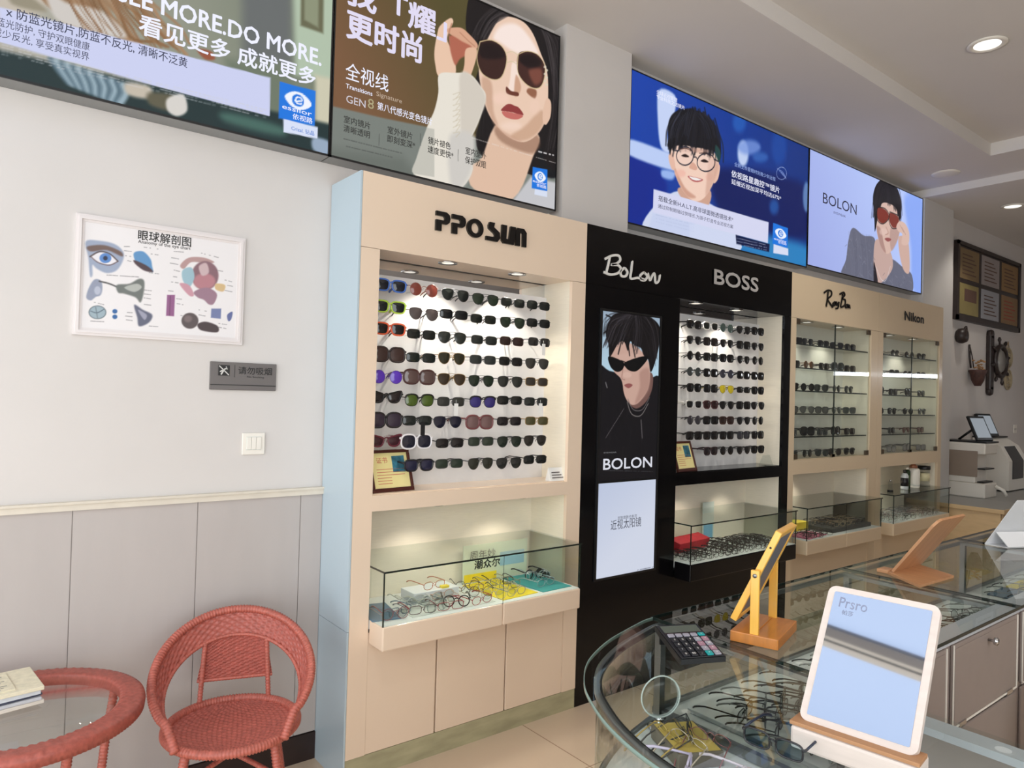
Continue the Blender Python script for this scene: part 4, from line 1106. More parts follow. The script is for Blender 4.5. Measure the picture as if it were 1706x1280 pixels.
# hand and sleeve
HD = (220, 176, 146)
cv.poly([(560, 260), (575, 170), (590, 130), (640, 92), (656, 110), (640, 150), (625, 200), (650, 260), (668, 330), (660, 385), (585, 390), (565, 330)], (232, 196, 170), .003)
cv.poly([(620, 150), (690, 140), (735, 172), (778, 222), (774, 248), (740, 240), (700, 230), (660, 190)], (214, 164, 136), .003)
cv.poly([(640, 180), (700, 210), (750, 240), (730, 275), (690, 300), (665, 330), (640, 250)], (176, 102, 82), .006)
cv.poly([(720, 250), (770, 245), (775, 280), (760, 340), (735, 400), (700, 400), (712, 330)], (226, 184, 156), .003)
cv.line([(648, 120), (634, 170), (640, 220)], .004, (170, 112, 88), .003); cv.line([(690, 165), (730, 205), (765, 235)], .003, (170, 112, 88), .003)
SLV = [(584, 378), (660, 370), (742, 378), (796, 440), (822, 492), (792, 600), (752, 690), (724, 730), (755, 860), (690, 960), (600, 930), (455, 885), (470, 800), (525, 640), (560, 560), (580, 470)]
cv.poly(SLV, (230, 224, 212), .003)
cv.poly([(690, 380), (742, 378), (820, 490), (790, 600), (745, 690), (700, 700), (690, 520)], (210, 202, 190), .01)
cv.poly([(640, 690), (760, 690), (750, 860), (690, 960), (640, 920)], (206, 202, 196), .02)
for k in range(8): cv.line([(655, 480 + k * 28), (690, 470 + k * 28 + rn.randint(-6, 6)), (670, 500 + k * 28)], .004, (196, 184, 160), .002, .6)
cv.poly([(-40, 530), (300, 604), (560, 656), (560, 900), (-40, 800)], (118, 124, 118), .003, False, .30)
cv.scribble((750, 700), (1180, 830), .004, (230, 220, 214), rn, .012, .6); cv.scribble((1090, 770), (1170, 790), .008, (236, 232, 232), rn, .012, .8)
cv.scribble((100, 705), (400, 780), .004, (70, 72, 70), rn, .012, .7); cv.scribble((100, 740), (350, 800), .004, (70, 72, 70), rn, .012, .7)
for x, y in ((279, 690), (490, 690), (681, 770)): cv.line([(x, y - 10), (x, y + 50)], .0025, (60, 62, 60), .001, .7)
eye_logo(cv, [(1060, 848), (1134, 862), (1133, 972), (1054, 956)])
cv.poly([(1070, 960), (1133, 972), (1133, 1002), (1068, 988)], (214, 222, 240), .002, False)
cv.build('printed_face', M['backlit'], lb)
lt = Letters(YLB - .002)
q = lambda x, y: (540 + x * .328, y * .328)
LIL = ink((222, 216, 240))
lt.text('我「耀」', q(110, 30), q(620, 175), 44, LIL, .03)
lt.text('更时尚', q(115, 186), q(492, 300), 43, LIL, .035)
lt.text('全视线', q(108, 400), q(326, 455), 26, WHT, .004)
lt.text('Transitions', q(110, 452), q(245, 482), 8, WHT, .01)
lt.text('Signature', q(265, 490), q(395, 522), 8, ink((190, 170, 150)))
lt.text('GEN', q(112, 522), q(210, 545), 13, ink((208, 204, 214)))
lt.text('8', q(222, 548), q(252, 556), 17, ink((170, 160, 120)))
lt.text('第八代感光变色镜片', q(270, 560), q(548, 628), 12, WHT, .006)
for body, a, b in (('室内镜片', (100, 622), (234, 652)), ('清晰透明', (98, 668), (232, 698)), ('室外镜片', (322, 676), (448, 704)), ('即刻变深*', (320, 722), (462, 750)), ('镜片褪色', (528, 728), (642, 756)), ('速度更快*', (526, 776), (656, 802)), ('室内室外', (718, 780), (822, 806)), ('保护双眼', (716, 828), (822, 852))):
    lt.text(body, q(*a), q(*b), 11, INKK, .012)
lt.text('essilor', q(1060, 925), q(1128, 940), 4.5, WHT, .01)
lt.text('依视路', q(1080, 946), q(1128, 960), 5, WHT, .01)
lt.build('lettering', lb)

# ---- third lightbox: boy
lb = lightbox('blue lightbox above the black cabinet showing a smiling boy in round glasses', 3.05, 5.03, 2.625, ZT)
cv = Canvas(YLB, 3.057, 5.024, 2.633, ZT - .006, .0046, (24, 60, 150))
cv.T = lambda p: (1000 + p[0] * .4138, 80 + p[1] * .4138)
cv.grad((120, 150), (24, 66, 168), (840, 700), (16, 48, 120))
cv.poly([(480, 480), (840, 560), (840, 760), (560, 720), (470, 640)], (12, 28, 92), .05)
cv.poly([(110, 420), (260, 520), (240, 700), (110, 720)], (18, 42, 140), .03)
cv.poly([(560, 740), (840, 800), (830, 890), (560, 820)], (44, 128, 190), .05)
cv.poly([(236, 170), (300, 190), (300, 260), (270, 340), (280, 420), (245, 400), (232, 300)], (196, 210, 244), .012)
cv.poly([(110, 366), (270, 420), (330, 450), (320, 500), (110, 428)], (186, 204, 244), .012)
cv.poly([(250, 490), (300, 500), (290, 530), (250, 520)], (150, 180, 236), .015)
cv.ell((575, 425), 22, 52, (190, 206, 240), .02); cv.ell((600, 400), 45, 30, (120, 150, 220), .025, .8); cv.ell((645, 440), 30, 20, (60, 110, 190), .025, .7)
cv.ell((720, 400), 30, 70, (30, 80, 170), .04, .6); cv.ell((560, 300), 26, 40, (40, 100, 190), .03, .7); cv.ell((830, 600), 14, 60, (130, 170, 220), .02, .7); cv.ell((700, 640), 18, 30, (40, 100, 180), .03, .7)
SH_ = (206, 214, 238)
cv.poly([(170, 740), (215, 640), (318, 575), (430, 620), (520, 690), (560, 820), (300, 790)], SH_, .006)
cv.poly([(325, 560), (440, 570), (432, 640), (370, 640), (318, 590)], (206, 162, 142), .006)
cv.poly([(285, 400), (330, 380), (420, 390), (465, 430), (478, 480), (455, 545), (422, 600), (385, 618), (345, 592), (312, 535), (292, 470)], (240, 206, 188), .004)
cv.poly([(295, 470), (340, 560), (385, 600), (350, 598), (312, 535)], (206, 158, 138), .01)
cv.poly([(276, 430), (292, 424), (302, 480), (290, 490), (278, 460)], (228, 184, 164), .004); cv.poly([(466, 470), (482, 476), (474, 528), (456, 542)], (230, 188, 168), .004)
cv.poly([(273, 350), (276, 295), (300, 258), (350, 245), (415, 262), (455, 300), (470, 350), (484, 420), (478, 462), (462, 420), (430, 408), (380, 400), (330, 392), (292, 400), (280, 430)], (22, 22, 28), .005)
hair(cv, [[(345, 250), (310, 320), (292, 405)], [(370, 250), (345, 330), (328, 412)], [(390, 255), (385, 330), (375, 418)], [(410, 262), (420, 340), (418, 424)], [(435, 280), (455, 350), (452, 430)], [(330, 262), (290, 330), (280, 400)], [(450, 300), (474, 370), (478, 440)]], 70, .010, [(20, 20, 26), (28, 28, 36), (14, 14, 20)], 9, .9)
hair(cv, [[(330, 270), (300, 320), (290, 370)], [(400, 268), (430, 310), (446, 370)], [(370, 262), (360, 310), (350, 360)]], 26, .004, [(70, 72, 88), (50, 52, 66)], 12, .55)
cv.ell((322, 505), 22, 16, (236, 176, 160), .012, .6); cv.ell((440, 520), 16, 14, (236, 180, 164), .012, .6)
cv.poly([(440, 440), (476, 470), (455, 545), (425, 596), (430, 520)], (208, 164, 146), .014, True, .7); cv.poly([(330, 400), (420, 408), (430, 420), (330, 418)], (196, 152, 136), .008, True, .6)
cv.poly([(465, 390), (484, 420), (480, 460), (464, 430)], (40, 96, 90), .006, True, .6)
for c_, r_ in (((341, 435), (34, 37)), ((426, 461), (36, 36))):
    cv.ell(c_, r_[0] - 4, r_[1] - 4, (236, 206, 194), .004, .5); cv.ring(c_, r_[0], r_[1], .008, (24, 30, 48), feather=.002)
cv.line([(374, 440), (386, 440), (392, 452)], .008, (24, 30, 48)); cv.line([(300, 412), (312, 415)], .008, (24, 30, 48)); cv.line([(458, 448), (474, 456)], .009, (24, 30, 48))
for x, y in ((342, 434), (420, 455)):
    cv.poly([(x - 16, y), (x, y - 7), (x + 16, y + 4), (x, y + 6)], (40, 26, 26), .003)
cv.line([(318, 408), (345, 404), (365, 414)], .006, (70, 48, 44)); cv.line([(400, 424), (425, 424), (446, 440)], .006, (70, 48, 44))
cv.poly([(372, 460), (390, 480), (385, 492), (368, 488), (358, 480)], (216, 166, 146), .004)
cv.poly([(352, 516), (380, 520), (414, 530), (395, 540), (372, 536)], (176, 84, 84), .003); cv.poly([(358, 518), (382, 522), (408, 530), (392, 534), (374, 531)], (240, 236, 234), .0025)
cv.poly([(215, 568), (678, 702), (675, 786), (212, 662)], (212, 214, 240), .003, False)
cv.poly([(545, 752), (682, 790), (680, 822), (548, 790)], (14, 24, 66), .004, False)
for k in range(3): cv.scribble((225, 672 + k * 14), (380, 712 + k * 14), .005, (120, 130, 170), rn, .016, .6)
for k in range(3): cv.scribble((550, 766 + k * 12), (672, 794 + k * 10), .005, (190, 200, 220), rn, .014, .6)
cv.poly([(212, 664), (380, 708), (360, 770), (190, 740)], (196, 206, 236), .01, False, .8); cv.poly([(360, 706), (540, 754), (552, 814), (360, 772)], (206, 214, 240), .01, False, .8)
eye_logo(cv, [(696, 704), (756, 726), (754, 806), (693, 788)])
cv.poly([(698, 790), (757, 808), (757, 836), (697, 826)], (214, 220, 242), .003, False)
for k in range(5): cv.line([(712 + k * 5, 484 + k * 6), (735 + k * 3, 500 + k * 6), (748, 526)], .004, (120, 140, 200), .002)
cv.ring((730, 505), 20, 25, .004, (150, 166, 214))
cv.build('printed_face', M['backlit'], lb)
lt = Letters(YLB - .002)
q = lambda x, y: (1000 + x * .4138, 80 + y * .4138)
lt.text('全球近视管理', q(226, 186), q(310, 214), 6.5, WHT); lt.text('专业科技之选镜片', q(226, 208), q(340, 242), 6.5, WHT, .006)
lt.text('全新上市爱眼时刻青少年近视', q(540, 476), q(705, 534), 6.5, ink((150, 174, 230)))
lt.text('依视路星趣控™镜片', q(528, 520), q(722, 580), 10.5, WHT, .012)
lt.text('延缓近视加深平均达67%*', q(528, 552), q(728, 608), 8, WHT, .006)
lt.text('搭载全新H.A.L.T.高非球面微透镜技术*', q(234, 618), q(535, 696), 8.5, INKB, .006)
lt.text('通过抑制眼轴过快增长,为孩子打造专业近视方案', q(232, 648), q(535, 722), 6.5, INKB)
lt.text('essilor', q(700, 770), q(750, 786), 4, WHT, .006); lt.text('依视路', q(716, 784), q(750, 796), 4.5, WHT)
lt.build('lettering', lb)

# ---- fourth lightbox: man with tinted sunglasses on lilac
lb = lightbox('pale lilac lightbox showing a man in a grey jacket with red tinted sunglasses', 5.035, 7.045, 2.645, ZT)
cv = Canvas(YLB, 5.042, 7.038, 2.653, ZT - .006, .0050, (170, 186, 244))
cv.T = lambda p: (1000 + p[0] * .4138, 80 + p[1] * .4138)
cv.grad((840, 880), (160, 172, 230), (1150, 560), (182, 200, 250))
cv.poly([(1225, 600), (1300, 620), (1300, 980), (1255, 960), (1250, 800)], (140, 170, 246), .05)
JK = (104, 106, 124)
cv.poly([(975, 925), (990, 850), (1000, 770), (1018, 724), (1060, 755), (1105, 768), (1108, 860), (1104, 955)], JK, .004)
cv.poly([(1168, 850), (1215, 880), (1255, 915), (1250, 990), (1150, 965), (1105, 955), (1130, 905)], JK, .004)
cv.poly([(1112, 770), (1165, 815), (1178, 880), (1150, 930), (1118, 950), (1104, 930), (1100, 850)], (196, 166, 158), .004)
cv.poly([(1102, 860), (1118, 945), (1102, 950)], (40, 36, 44), .004)
for k in range(60):
    x = rn.uniform(985, 1100); y = rn.uniform(760, 940)
    cv.line([(x, y), (x + rn.uniform(-8, 12), y + rn.uniform(4, 16))], .004, rn.choice([(150, 152, 168), (80, 82, 98), (128, 130, 146)]), .003, .6)
for k in range(40):
    x = rn.uniform(1140, 1245); y = rn.uniform(905, 975)
    cv.line([(x, y), (x + rn.uniform(-8, 12), y + rn.uniform(4, 12))], .004, rn.choice([(150, 152, 168), (80, 82, 98)]), .003, .6)
cv.poly([(1202, 760), (1236, 770), (1245, 830), (1244, 905), (1222, 895), (1205, 830)], (206, 172, 160), .004)
cv.poly([(1110, 640), (1150, 618), (1197, 648), (1208, 700), (1200, 765), (1172, 818), (1150, 828), (1128, 795), (1112, 730)], (214, 182, 170), .004)
cv.poly([(1112, 720), (1128, 795), (1150, 826), (1140, 780), (1130, 730)], (176, 140, 132), .008)
cv.poly([(1102, 665), (1098, 600), (1112, 550), (1142, 526), (1178, 546), (1206, 592), (1213, 645), (1206, 695), (1196, 660), (1186, 640), (1162, 626), (1138, 624), (1122, 645), (1116, 690), (1106, 740), (1104, 700)], (24, 22, 28), .004)
hair(cv, [[(1150, 530), (1118, 580), (1106, 680)], [(1150, 530), (1140, 580), (1124, 640)], [(1160, 532), (1180, 590), (1188, 650)], [(1170, 540), (1200, 600), (1206, 690)], [(1150, 540), (1160, 590), (1164, 630)]], 60, .007, [(24, 22, 28), (40, 36, 44), (14, 12, 18)], 6, .8)
cv.poly([(1168, 730), (1205, 700), (1200, 765), (1172, 816)], (176, 144, 138), .012, True, .7); cv.ell((1140, 740), 16, 14, (226, 196, 186), .012, .6)
for k in range(16): cv.line([(1000 + k * 6, 740 + k), (1010 + k * 6, 850), (1012 + k * 6, 930)], .006, rn.choice([(84, 86, 104), (126, 128, 146)]), .005, .4)
cv.poly([(1118, 645), (1148, 652), (1162, 680), (1140, 706), (1118, 690)], (126, 52, 44), .003); cv.poly([(1168, 664), (1200, 682), (1198, 718), (1178, 722), (1164, 694)], (126, 56, 48), .003)
for R_ in ([(1114, 640), (1148, 648), (1164, 680), (1140, 708), (1116, 692)], [(1166, 660), (1204, 680), (1200, 720), (1176, 726), (1162, 694)]): cv.line(R_ + [R_[0]], .008, (26, 22, 26), .003)
cv.line([(1150, 720), (1160, 745), (1148, 752)], .006, (170, 124, 112)); cv.poly([(1145, 768), (1160, 764), (1172, 772), (1158, 780)], (150, 84, 84), .003)
cv.poly([(1192, 720), (1205, 698), (1228, 708), (1244, 745), (1240, 790), (1214, 790), (1216, 750), (1202, 740)], (216, 184, 172), .004)
for a in ((1206, 712), (1214, 722)): cv.line([a, (a[0] + 16, a[1] + 30)], .005, (170, 130, 120))
cv.line([(1110, 880), (1130, 930), (1150, 935), (1168, 880)], .004, (226, 222, 226), .002)
cv.build('printed_face', M['backlit'], lb)
lt = Letters(YLB - .002)
lt.text('BOLON', q(896, 628), q(1032, 668), 18.5, ink((34, 34, 56)), .0)
lt.text('EYEWEAR', q(940, 668), q(988, 682), 4, ink((60, 60, 90)))
lt.build('lettering', lb)

# ---- posters in the black cabinet's bay
t = thing('framed_poster', (2.89, YF, 1.15), 'tall dark poster of a man in black sunglasses in the black cabinet bay', 'poster', world=True)
MB().box(2.664, 3.121, YF - .004, YF - .001, 1.153, 2.057).build('panel', M['blackmat'], t)
cv = Canvas(YF - .0045, 2.664, 3.121, 1.153, 2.057, .0027, (24, 22, 26))
cv.T = lambda p: (960 + p[0] * .5, 380 + p[1] * .5)
cv.grad((90, 280), (150, 168, 186), (90, 480), (176, 206, 222))
cv.poly([(60, 480), (110, 476), (160, 500), (190, 560), (250, 500), (285, 530), (285, 840), (60, 840)], (20, 18, 22), .004)
cv.poly([(160, 520), (245, 480), (255, 525), (236, 575), (200, 602), (170, 575)], (112, 82, 76), .004)
cv.poly([(112, 390), (140, 372), (200, 395), (238, 440), (246, 490), (238, 540), (208, 582), (182, 588), (162, 560), (150, 505), (122, 470)], (196, 160, 146), .003)
cv.poly([(212, 480), (242, 470), (242, 535), (212, 576), (196, 582), (212, 530)], (168, 130, 118), .014, True, .8)
cv.poly([(98, 350), (110, 310), (130, 286), (190, 278), (245, 296), (278, 330), (276, 390), (262, 450), (248, 480), (240, 440), (225, 425), (215, 400), (195, 392), (180, 378), (172, 410), (160, 380), (140, 385), (112, 430), (108, 390)], (20, 17, 19), .003)
hair(cv, [[(190, 285), (140, 320), (108, 390)], [(190, 285), (170, 330), (150, 385)], [(200, 285), (205, 340), (196, 400)], [(215, 290), (250, 340), (262, 430)], [(180, 290), (120, 310), (102, 360)]], 90, .004, [(20, 17, 19), (44, 40, 44), (70, 66, 72)], 9, .6)
for k in range(30):
    x = rn.uniform(75, 270); y = rn.uniform(520, 740); cv.line([(x, y), (x + rn.uniform(-16, 16), y + rn.uniform(20, 60))], .006, rn.choice([(32, 29, 33), (12, 10, 13), (40, 37, 40)]), .005, .4)
cv.ell((180, 430), 40, 12, (206, 172, 158), .006, .4); cv.ell((170, 490), 14, 10, (212, 178, 164), .006, .6)
for a, b in (((120, 300), (100, 290)), ((160, 284), (150, 270)), ((215, 285), (228, 272)), ((105, 340), (92, 350)), ((172, 375), (178, 425)), ((186, 380), (196, 430)), ((150, 380), (140, 420))): cv.line([a, b], .008, (20, 17, 19), .003)
cv.poly([(108, 428), (150, 442), (160, 455), (152, 474), (134, 479), (114, 462)], (10, 10, 12), .002); cv.poly([(162, 448), (220, 428), (238, 436), (206, 474), (182, 477), (166, 466)], (10, 10, 12), .002)
cv.line([(150, 442), (165, 448)], .005, (10, 10, 12)); cv.line([(228, 432), (246, 428)], .006, (10, 10, 12))
cv.line([(156, 470), (152, 500), (162, 506)], .004, (150, 110, 100)); cv.poly([(160, 524), (176, 518), (188, 524), (174, 534)], (140, 82, 80), .002)
cv.line([(170, 580), (185, 620), (215, 625), (240, 585)], .005, (120, 114, 112), .002); cv.line([(172, 570), (190, 605), (220, 605), (244, 565)], .004, (110, 104, 104), .002)
for k in range(12): cv.line([(98 + k * 5, 700 - k * 8), (104 + k * 5, 690 - k * 8)], .004, (96, 90, 92), .002, .7)
cv.line([(216, 640), (220, 700)], .005, (110, 104, 106), .002); cv.line([(98, 515), (103, 532)], .006, (120, 116, 118))
cv.scribble((92, 808), (262, 812), .0025, (120, 120, 124), rn, .012, .6)
cv.build('printed_face', M['backlit'], t)
lt = Letters(YF - .0055)
q8 = lambda x, y: (960 + x * .5, 380 + y * .5)
lt.text('BOLON', q8(90, 807), q8(252, 795), 19, ink((214, 216, 226)), .018)
lt.text('EYEWEAR', q8(92, 752), q8(134, 750), 2.6, ink((120, 120, 124)))
lt.build('lettering', t)
t = thing('illuminated_sign', (2.89, YF, 0.64), 'blank pale backlit panel with small Chinese lettering below the dark poster', 'light panel', world=True)
MB().box(2.664, 3.121, YF - .004, YF - .001, .642, 1.143).build('panel', M['blackmat'], t)
cv = Canvas(YF - .0045, 2.664, 3.121, .642, 1.143, .006, (196, 206, 226))
cv.T = lambda p: (960 + p[0] * .5, 380 + p[1] * .5)
cv.grad((70, 840), (186, 196, 220), (160, 1060), (206, 212, 228))
cv.scribble((205, 1140), (258, 1130), .004, (90, 96, 110), rn, .01, .7)
cv.build('printed_face', M['backlit'], t)
lt = Letters(YF - .0055)
lt.text('近视太阳镜', q8(115, 1003), q8(216, 993), 15, ink((40, 44, 60)), .0)
lt.text('定制度数也有范', q8(138, 970), q8(202, 965), 5, ink((60, 64, 80)))
lt.build('lettering', t)

# ---- anatomy chart on the left wall
t = thing('anatomy_chart', (.60, YW, 1.77), 'framed eye anatomy chart with a pearl white plastic frame on the left wall', 'chart', world=True)
x0, x1, zb, zt = .307, .898, 1.771, 2.205
fr = MB()
for k, (a, d) in enumerate(((0, .010), (.009, .014), (.018, .008))):
    w_ = .009
    for (u0, u1, v0, v1) in ((x0 + a, x0 + a + w_, zb + a, zt - a), (x1 - a - w_, x1 - a, zb + a, zt - a), (x0 + a + w_, x1 - a - w_, zb + a, zb + a + w_), (x0 + a + w_, x1 - a - w_, zt - a - w_, zt - a)):
        fr.box(u0, u1, YW - d, YW, v0, v1)
fr.build('frame', M['frameplastic'], t)
YP = YW - .006
cv = Canvas(YP, x0 + .027, x1 - .027, zb + .027, zt - .027, .0021, (228, 223, 223))
cv.T = lambda p: (p[0] * .4142, 330 + p[1] * .4142)
cv.poly([(345, 175), (400, 172), (460, 185), (495, 215), (495, 250), (470, 290), (430, 302), (390, 285), (372, 270), (372, 310), (362, 312), (355, 240)], (150, 160, 182), .004)
cv.poly([(352, 195), (420, 190), (485, 215), (490, 235), (430, 210), (365, 215)], (106, 84, 78), .004)
cv.poly([(365, 235), (400, 218), (440, 226), (472, 252), (440, 268), (395, 258)], (226, 222, 226), .0025)
cv.line([(362, 236), (400, 216), (440, 224), (474, 254)], .004, (60, 44, 44)); cv.line([(368, 238), (396, 260), (440, 270), (472, 256)], .003, (90, 66, 66))
cv.ell((424, 242), 24, 20, (84, 128, 190), .002); cv.ell((424, 242), 9, 9, (24, 32, 60), .002)
cv.poly([(538, 222), (575, 215), (605, 245), (612, 275), (615, 298), (590, 285), (550, 262)], (90, 140, 186), .003); cv.poly([(540, 250), (590, 272), (616, 297), (580, 292), (545, 266)], (70, 50, 56), .003)
cv.poly([(380, 328), (405, 332), (412, 360), (405, 390), (385, 398), (365, 412), (347, 400), (358, 360)], (140, 146, 166), .003); cv.ell((392, 372), 13, 17, (176, 180, 196), .003)
cv.line([(400, 335), (440, 345), (480, 362)], .005, (60, 60, 60)); cv.poly([(470, 350), (520, 345), (560, 325), (580, 335), (578, 380), (565, 420), (545, 400), (500, 385), (475, 380)], (104, 108, 104), .004)
cv.poly([(500, 360), (550, 345), (570, 360), (540, 378)], (172, 174, 168), .003)
cv.ell((392, 460), 34, 26, (150, 168, 178), .002); cv.ring((392, 460), 34, 26, .002, (70, 84, 90)); cv.line([(365, 455), (390, 462), (418, 448)], .002, (60, 76, 90)); cv.line([(385, 440), (392, 482)], .002, (90, 104, 110))
cv.ell((462, 456), 10, 9, (36, 90, 150), .002); cv.ell((462, 478), 10, 9, (36, 90, 150), .002)
cv.poly([(540, 430), (575, 450), (612, 470), (600, 500), (560, 516), (552, 480)], (90, 92, 112), .004); cv.poly([(555, 450), (590, 470), (580, 490)], (150, 150, 168), .003)
cv.poly([(725, 270), (760, 240), (820, 240), (862, 258), (830, 262), (770, 258), (740, 285)], (176, 142, 140), .003); cv.ell((825, 312), 54, 58, (130, 96, 104), .004); cv.ell((822, 335), 44, 32, (176, 120, 128), .006)
cv.poly([(735, 290), (770, 280), (782, 320), (760, 360), (735, 330)], (150, 180, 192), .003); cv.poly([(722, 345), (760, 350), (780, 390), (760, 392)], (196, 144, 156), .003)
cv.poly([(800, 275), (830, 262), (840, 300), (812, 312)], (196, 170, 172), .004)
cv.poly([(868, 345), (905, 350), (898, 376), (868, 368)], (206, 176, 130), .003); cv.poly([(780, 378), (830, 360), (872, 385), (860, 425), (840, 428), (820, 410), (795, 400)], (150, 116, 132), .003)
cv.poly([(672, 390), (704, 390), (700, 476), (668, 474)], (140, 84, 128), .002, False); cv.line([(685, 395), (682, 472)], .002, (96, 50, 84))
cv.ell((764, 494), 34, 32, (84, 72, 72), .003); cv.ell((756, 486), 16, 14, (116, 100, 100), .006); cv.poly([(798, 505), (830, 498), (875, 515), (874, 540), (815, 534), (796, 520)], (66, 52, 54), .003)
cv.poly([(850, 445), (890, 445), (888, 486), (848, 482)], (110, 120, 160), .002, False); cv.poly([(914, 470), (935, 458), (930, 488), (918, 495)], (96, 104, 150), .002)
for (a, b) in (((500, 195), (530, 196)), ((500, 212), (532, 216)), ((505, 232), (530, 236)), ((505, 250), (530, 256)), ((580, 198), (640, 206)), ((608, 225), (640, 230)), ((600, 300), (640, 306)), ((430, 310), (560, 318)), ((580, 370), (612, 374)), ((580, 386), (610, 390)), ((580, 402), (608, 406)), ((380, 420), (420, 430)), ((505, 460), (535, 462)), ((505, 475), (535, 478)), ((508, 490), (535, 494)), ((580, 428), (610, 432)), ((700, 215), (740, 218)), ((690, 240), (722, 246)), ((685, 262), (720, 268)), ((700, 290), (725, 296)), ((690, 315), (722, 320)), ((690, 338), (720, 342)), ((670, 372), (700, 376)), ((710, 405), (735, 408)), ((712, 425), (740, 430)), ((810, 222), (880, 240)), ((905, 330), (935, 338)), ((908, 350), (938, 356)), ((905, 372), (936, 378)), ((870, 290), (900, 296)), ((800, 450), (832, 456)), ((800, 470), (830, 476)), ((712, 470), (735, 474)), ((880, 505), (915, 510)), ((880, 520), (912, 526)), ((365, 495), (420, 498)), ((600, 515), (640, 518))):
    cv.scribble(a, b, .002, (90, 86, 90), rn, .006, .8)
cv.build('printed_sheet', M['printed'], t)
lt = Letters(YP - .001)
q4 = lambda x, y: (x * .4142, 330 + y * .4142)
lt.text('眼球解剖图', q4(555, 165), q4(768, 192), 15, M['letterblack'], .01)
lt.text('Anatomy of the eye chart', q4(555, 184), q4(766, 206), 6, M['signdark'])
lt.build('lettering', t)

# ---- no smoking plate and switch
t = thing('no_smoking_sign', (.91, YW, 1.59), 'dark grey metal plate with Chinese lettering beside the anatomy chart', 'sign', world=True)
MB().rbox(.778, 1.042, YW - .010, YW, 1.587, 1.699, .002).box(.779, 1.041, YW - .0115, YW - .009, 1.606, 1.609, 1).build('plate', [M['signgrey'], M['signdark']], t)
lt = Letters(YW - .0118)
lt.mb.add([(.808, lt.y, 1.644), (.852, lt.y, 1.644), (.852, lt.y, 1.686), (.808, lt.y, 1.686)], [(0, 1, 2, 3)], lt.ci(M['signdark']))
for pth, w_ in (([(.812, 1.682), (.848, 1.648)], .004), ([(.816, 1.660), (.836, 1.672)], .005), ([(.838, 1.680), (.842, 1.670)], .003), ([(.820, 1.650), (.828, 1.664)], .006)): lt.ribbon(pth, w_, M['signlight'], .0006)
lt.ribbon([(.872, 1.640), (.872, 1.688)], .0018, M['signdark'])
lt.world('请勿吸烟', .886, 1.022, 1.655, .028, M['signdark'], .004)
lt.world('No Smoking', .922, .990, 1.639, .008, M['signdark'])
lt.build('lettering', t)
t = thing('light_switch', (.958, YW, 1.325), 'white three-gang light switch on the left wall below the grey plate', 'light switch', world=True)
MB().rbox(.912, 1.004, YW - .009, YW, 1.324, 1.413, .003).build('plate', M['plate'], t)
MB().box(.927, .989, YW - .0095, YW - .0085, 1.343, 1.398).build('recess', M['greycard'], t)
for k in range(3): MB().rbox(.9285 + k * .0202, .9475 + k * .0202, YW - .0135, YW - .009, 1.345, 1.396, .0015).build('rocker', M['plate'], t)
# ================================================================== GLASS COUNTERS
ZS_ = 0.68   # inside display floor
OUT = [(1.642, 1.394), (1.60, 1.390), (1.542, 1.375), (1.47, 1.355), (1.40, 1.333), (1.33, 1.303), (1.26, 1.266), (1.21, 1.231), (1.165, 1.190), (1.118, 1.138), (1.081, 1.080), (1.045, 1.012), (1.019, .945), (1.001, .88), (.988, .80), (.982, .70), (.98, .55), (.98, .2), (.98, -.5)]
OUT = [tuple(p) for p in catmull(OUT, 3, False)]
def inset(pts, d):
    out = []
    for i, p in enumerate(pts):
        a = np.array(pts[max(i - 1, 0)]); b = np.array(pts[min(i + 1, len(pts) - 1)])
        t = (b - a) / np.linalg.norm(b - a); n = np.array([-t[1], t[0]])
        out.append(tuple(np.array(p) + n * d))
    return out
def closed(pts, x=1.642): return list(pts) + [(x, pts[-1][1])]
I3 = inset(OUT, .030); I3[0] = (1.642, I3[0][1])
I2 = inset(OUT, .045); I2[0] = (1.642, I2[0][1])
cc = thing('corner_counter', (1.3, .5, 0), 'rounded glass corner counter in the foreground with a curved front', 'counter', world=True)
def strip(pts, z0, z1, th):
    a = pts; b = inset(pts, th); n = len(a)
    V = [(p[0], p[1], z0) for p in a] + [(p[0], p[1], z0) for p in b] + [(p[0], p[1], z1) for p in a] + [(p[0], p[1], z1) for p in b]
    F = []
    for i in range(n - 1):
        F += [(i, i + 1, 2 * n + i + 1, 2 * n + i)[::-1], (n + i, n + i + 1, 3 * n + i + 1, 3 * n + i), (2 * n + i, 2 * n + i + 1, 3 * n + i + 1, 3 * n + i)[::-1], (i, i + 1, n + i + 1, n + i)]
    return V, F
I15 = inset(OUT, .016); I15[0] = (1.642, I15[0][1])
m = MB(); m.prism(closed(I15), 0.10, .655, smooth=True).prism(closed(inset(OUT, .07)), 0.0, .10)
m.build('base_body', M['counterbody'], cc)
m = MB(); m.prism(closed(I3), .656, .676); m.build('display_floor', M['tray'], cc)
m = MB(); V, F = strip(I3, .677, .938, .005); m.add(V, F, 0, True); m.build('curved_front_glass', M['glass'], cc)
m = MB(); V, F = strip(I3, .655, .684, .012); m.add(V, F, 0, True); m.build('bottom_rail', M['steel'], cc)
m = MB(); V, F = strip(inset(OUT, .024), .930, .941, .013); m.add(V, F, 0, True); m.build('top_rail', M['steel'], cc)
m = MB(); V, F = strip(inset(OUT, .038), .927, .940, .004); m.add(V, F, 0, True); m.build('black_seal', M['blackmat'], cc)
top = MB().prism(closed(inset(OUT, .002), 1.640), .942, .950).build('glass_top', M['glasstop'], cc)
m = MB(); V, F = strip(OUT, .9415, .9505, .002); m.add(V, F, 0, True); m.build('glass_edge', M['glassgreen'], None).parent = top
MB().box(1.585, 1.640, -.5, .80, .926, .9415).build('back_border', M['border'], cc)
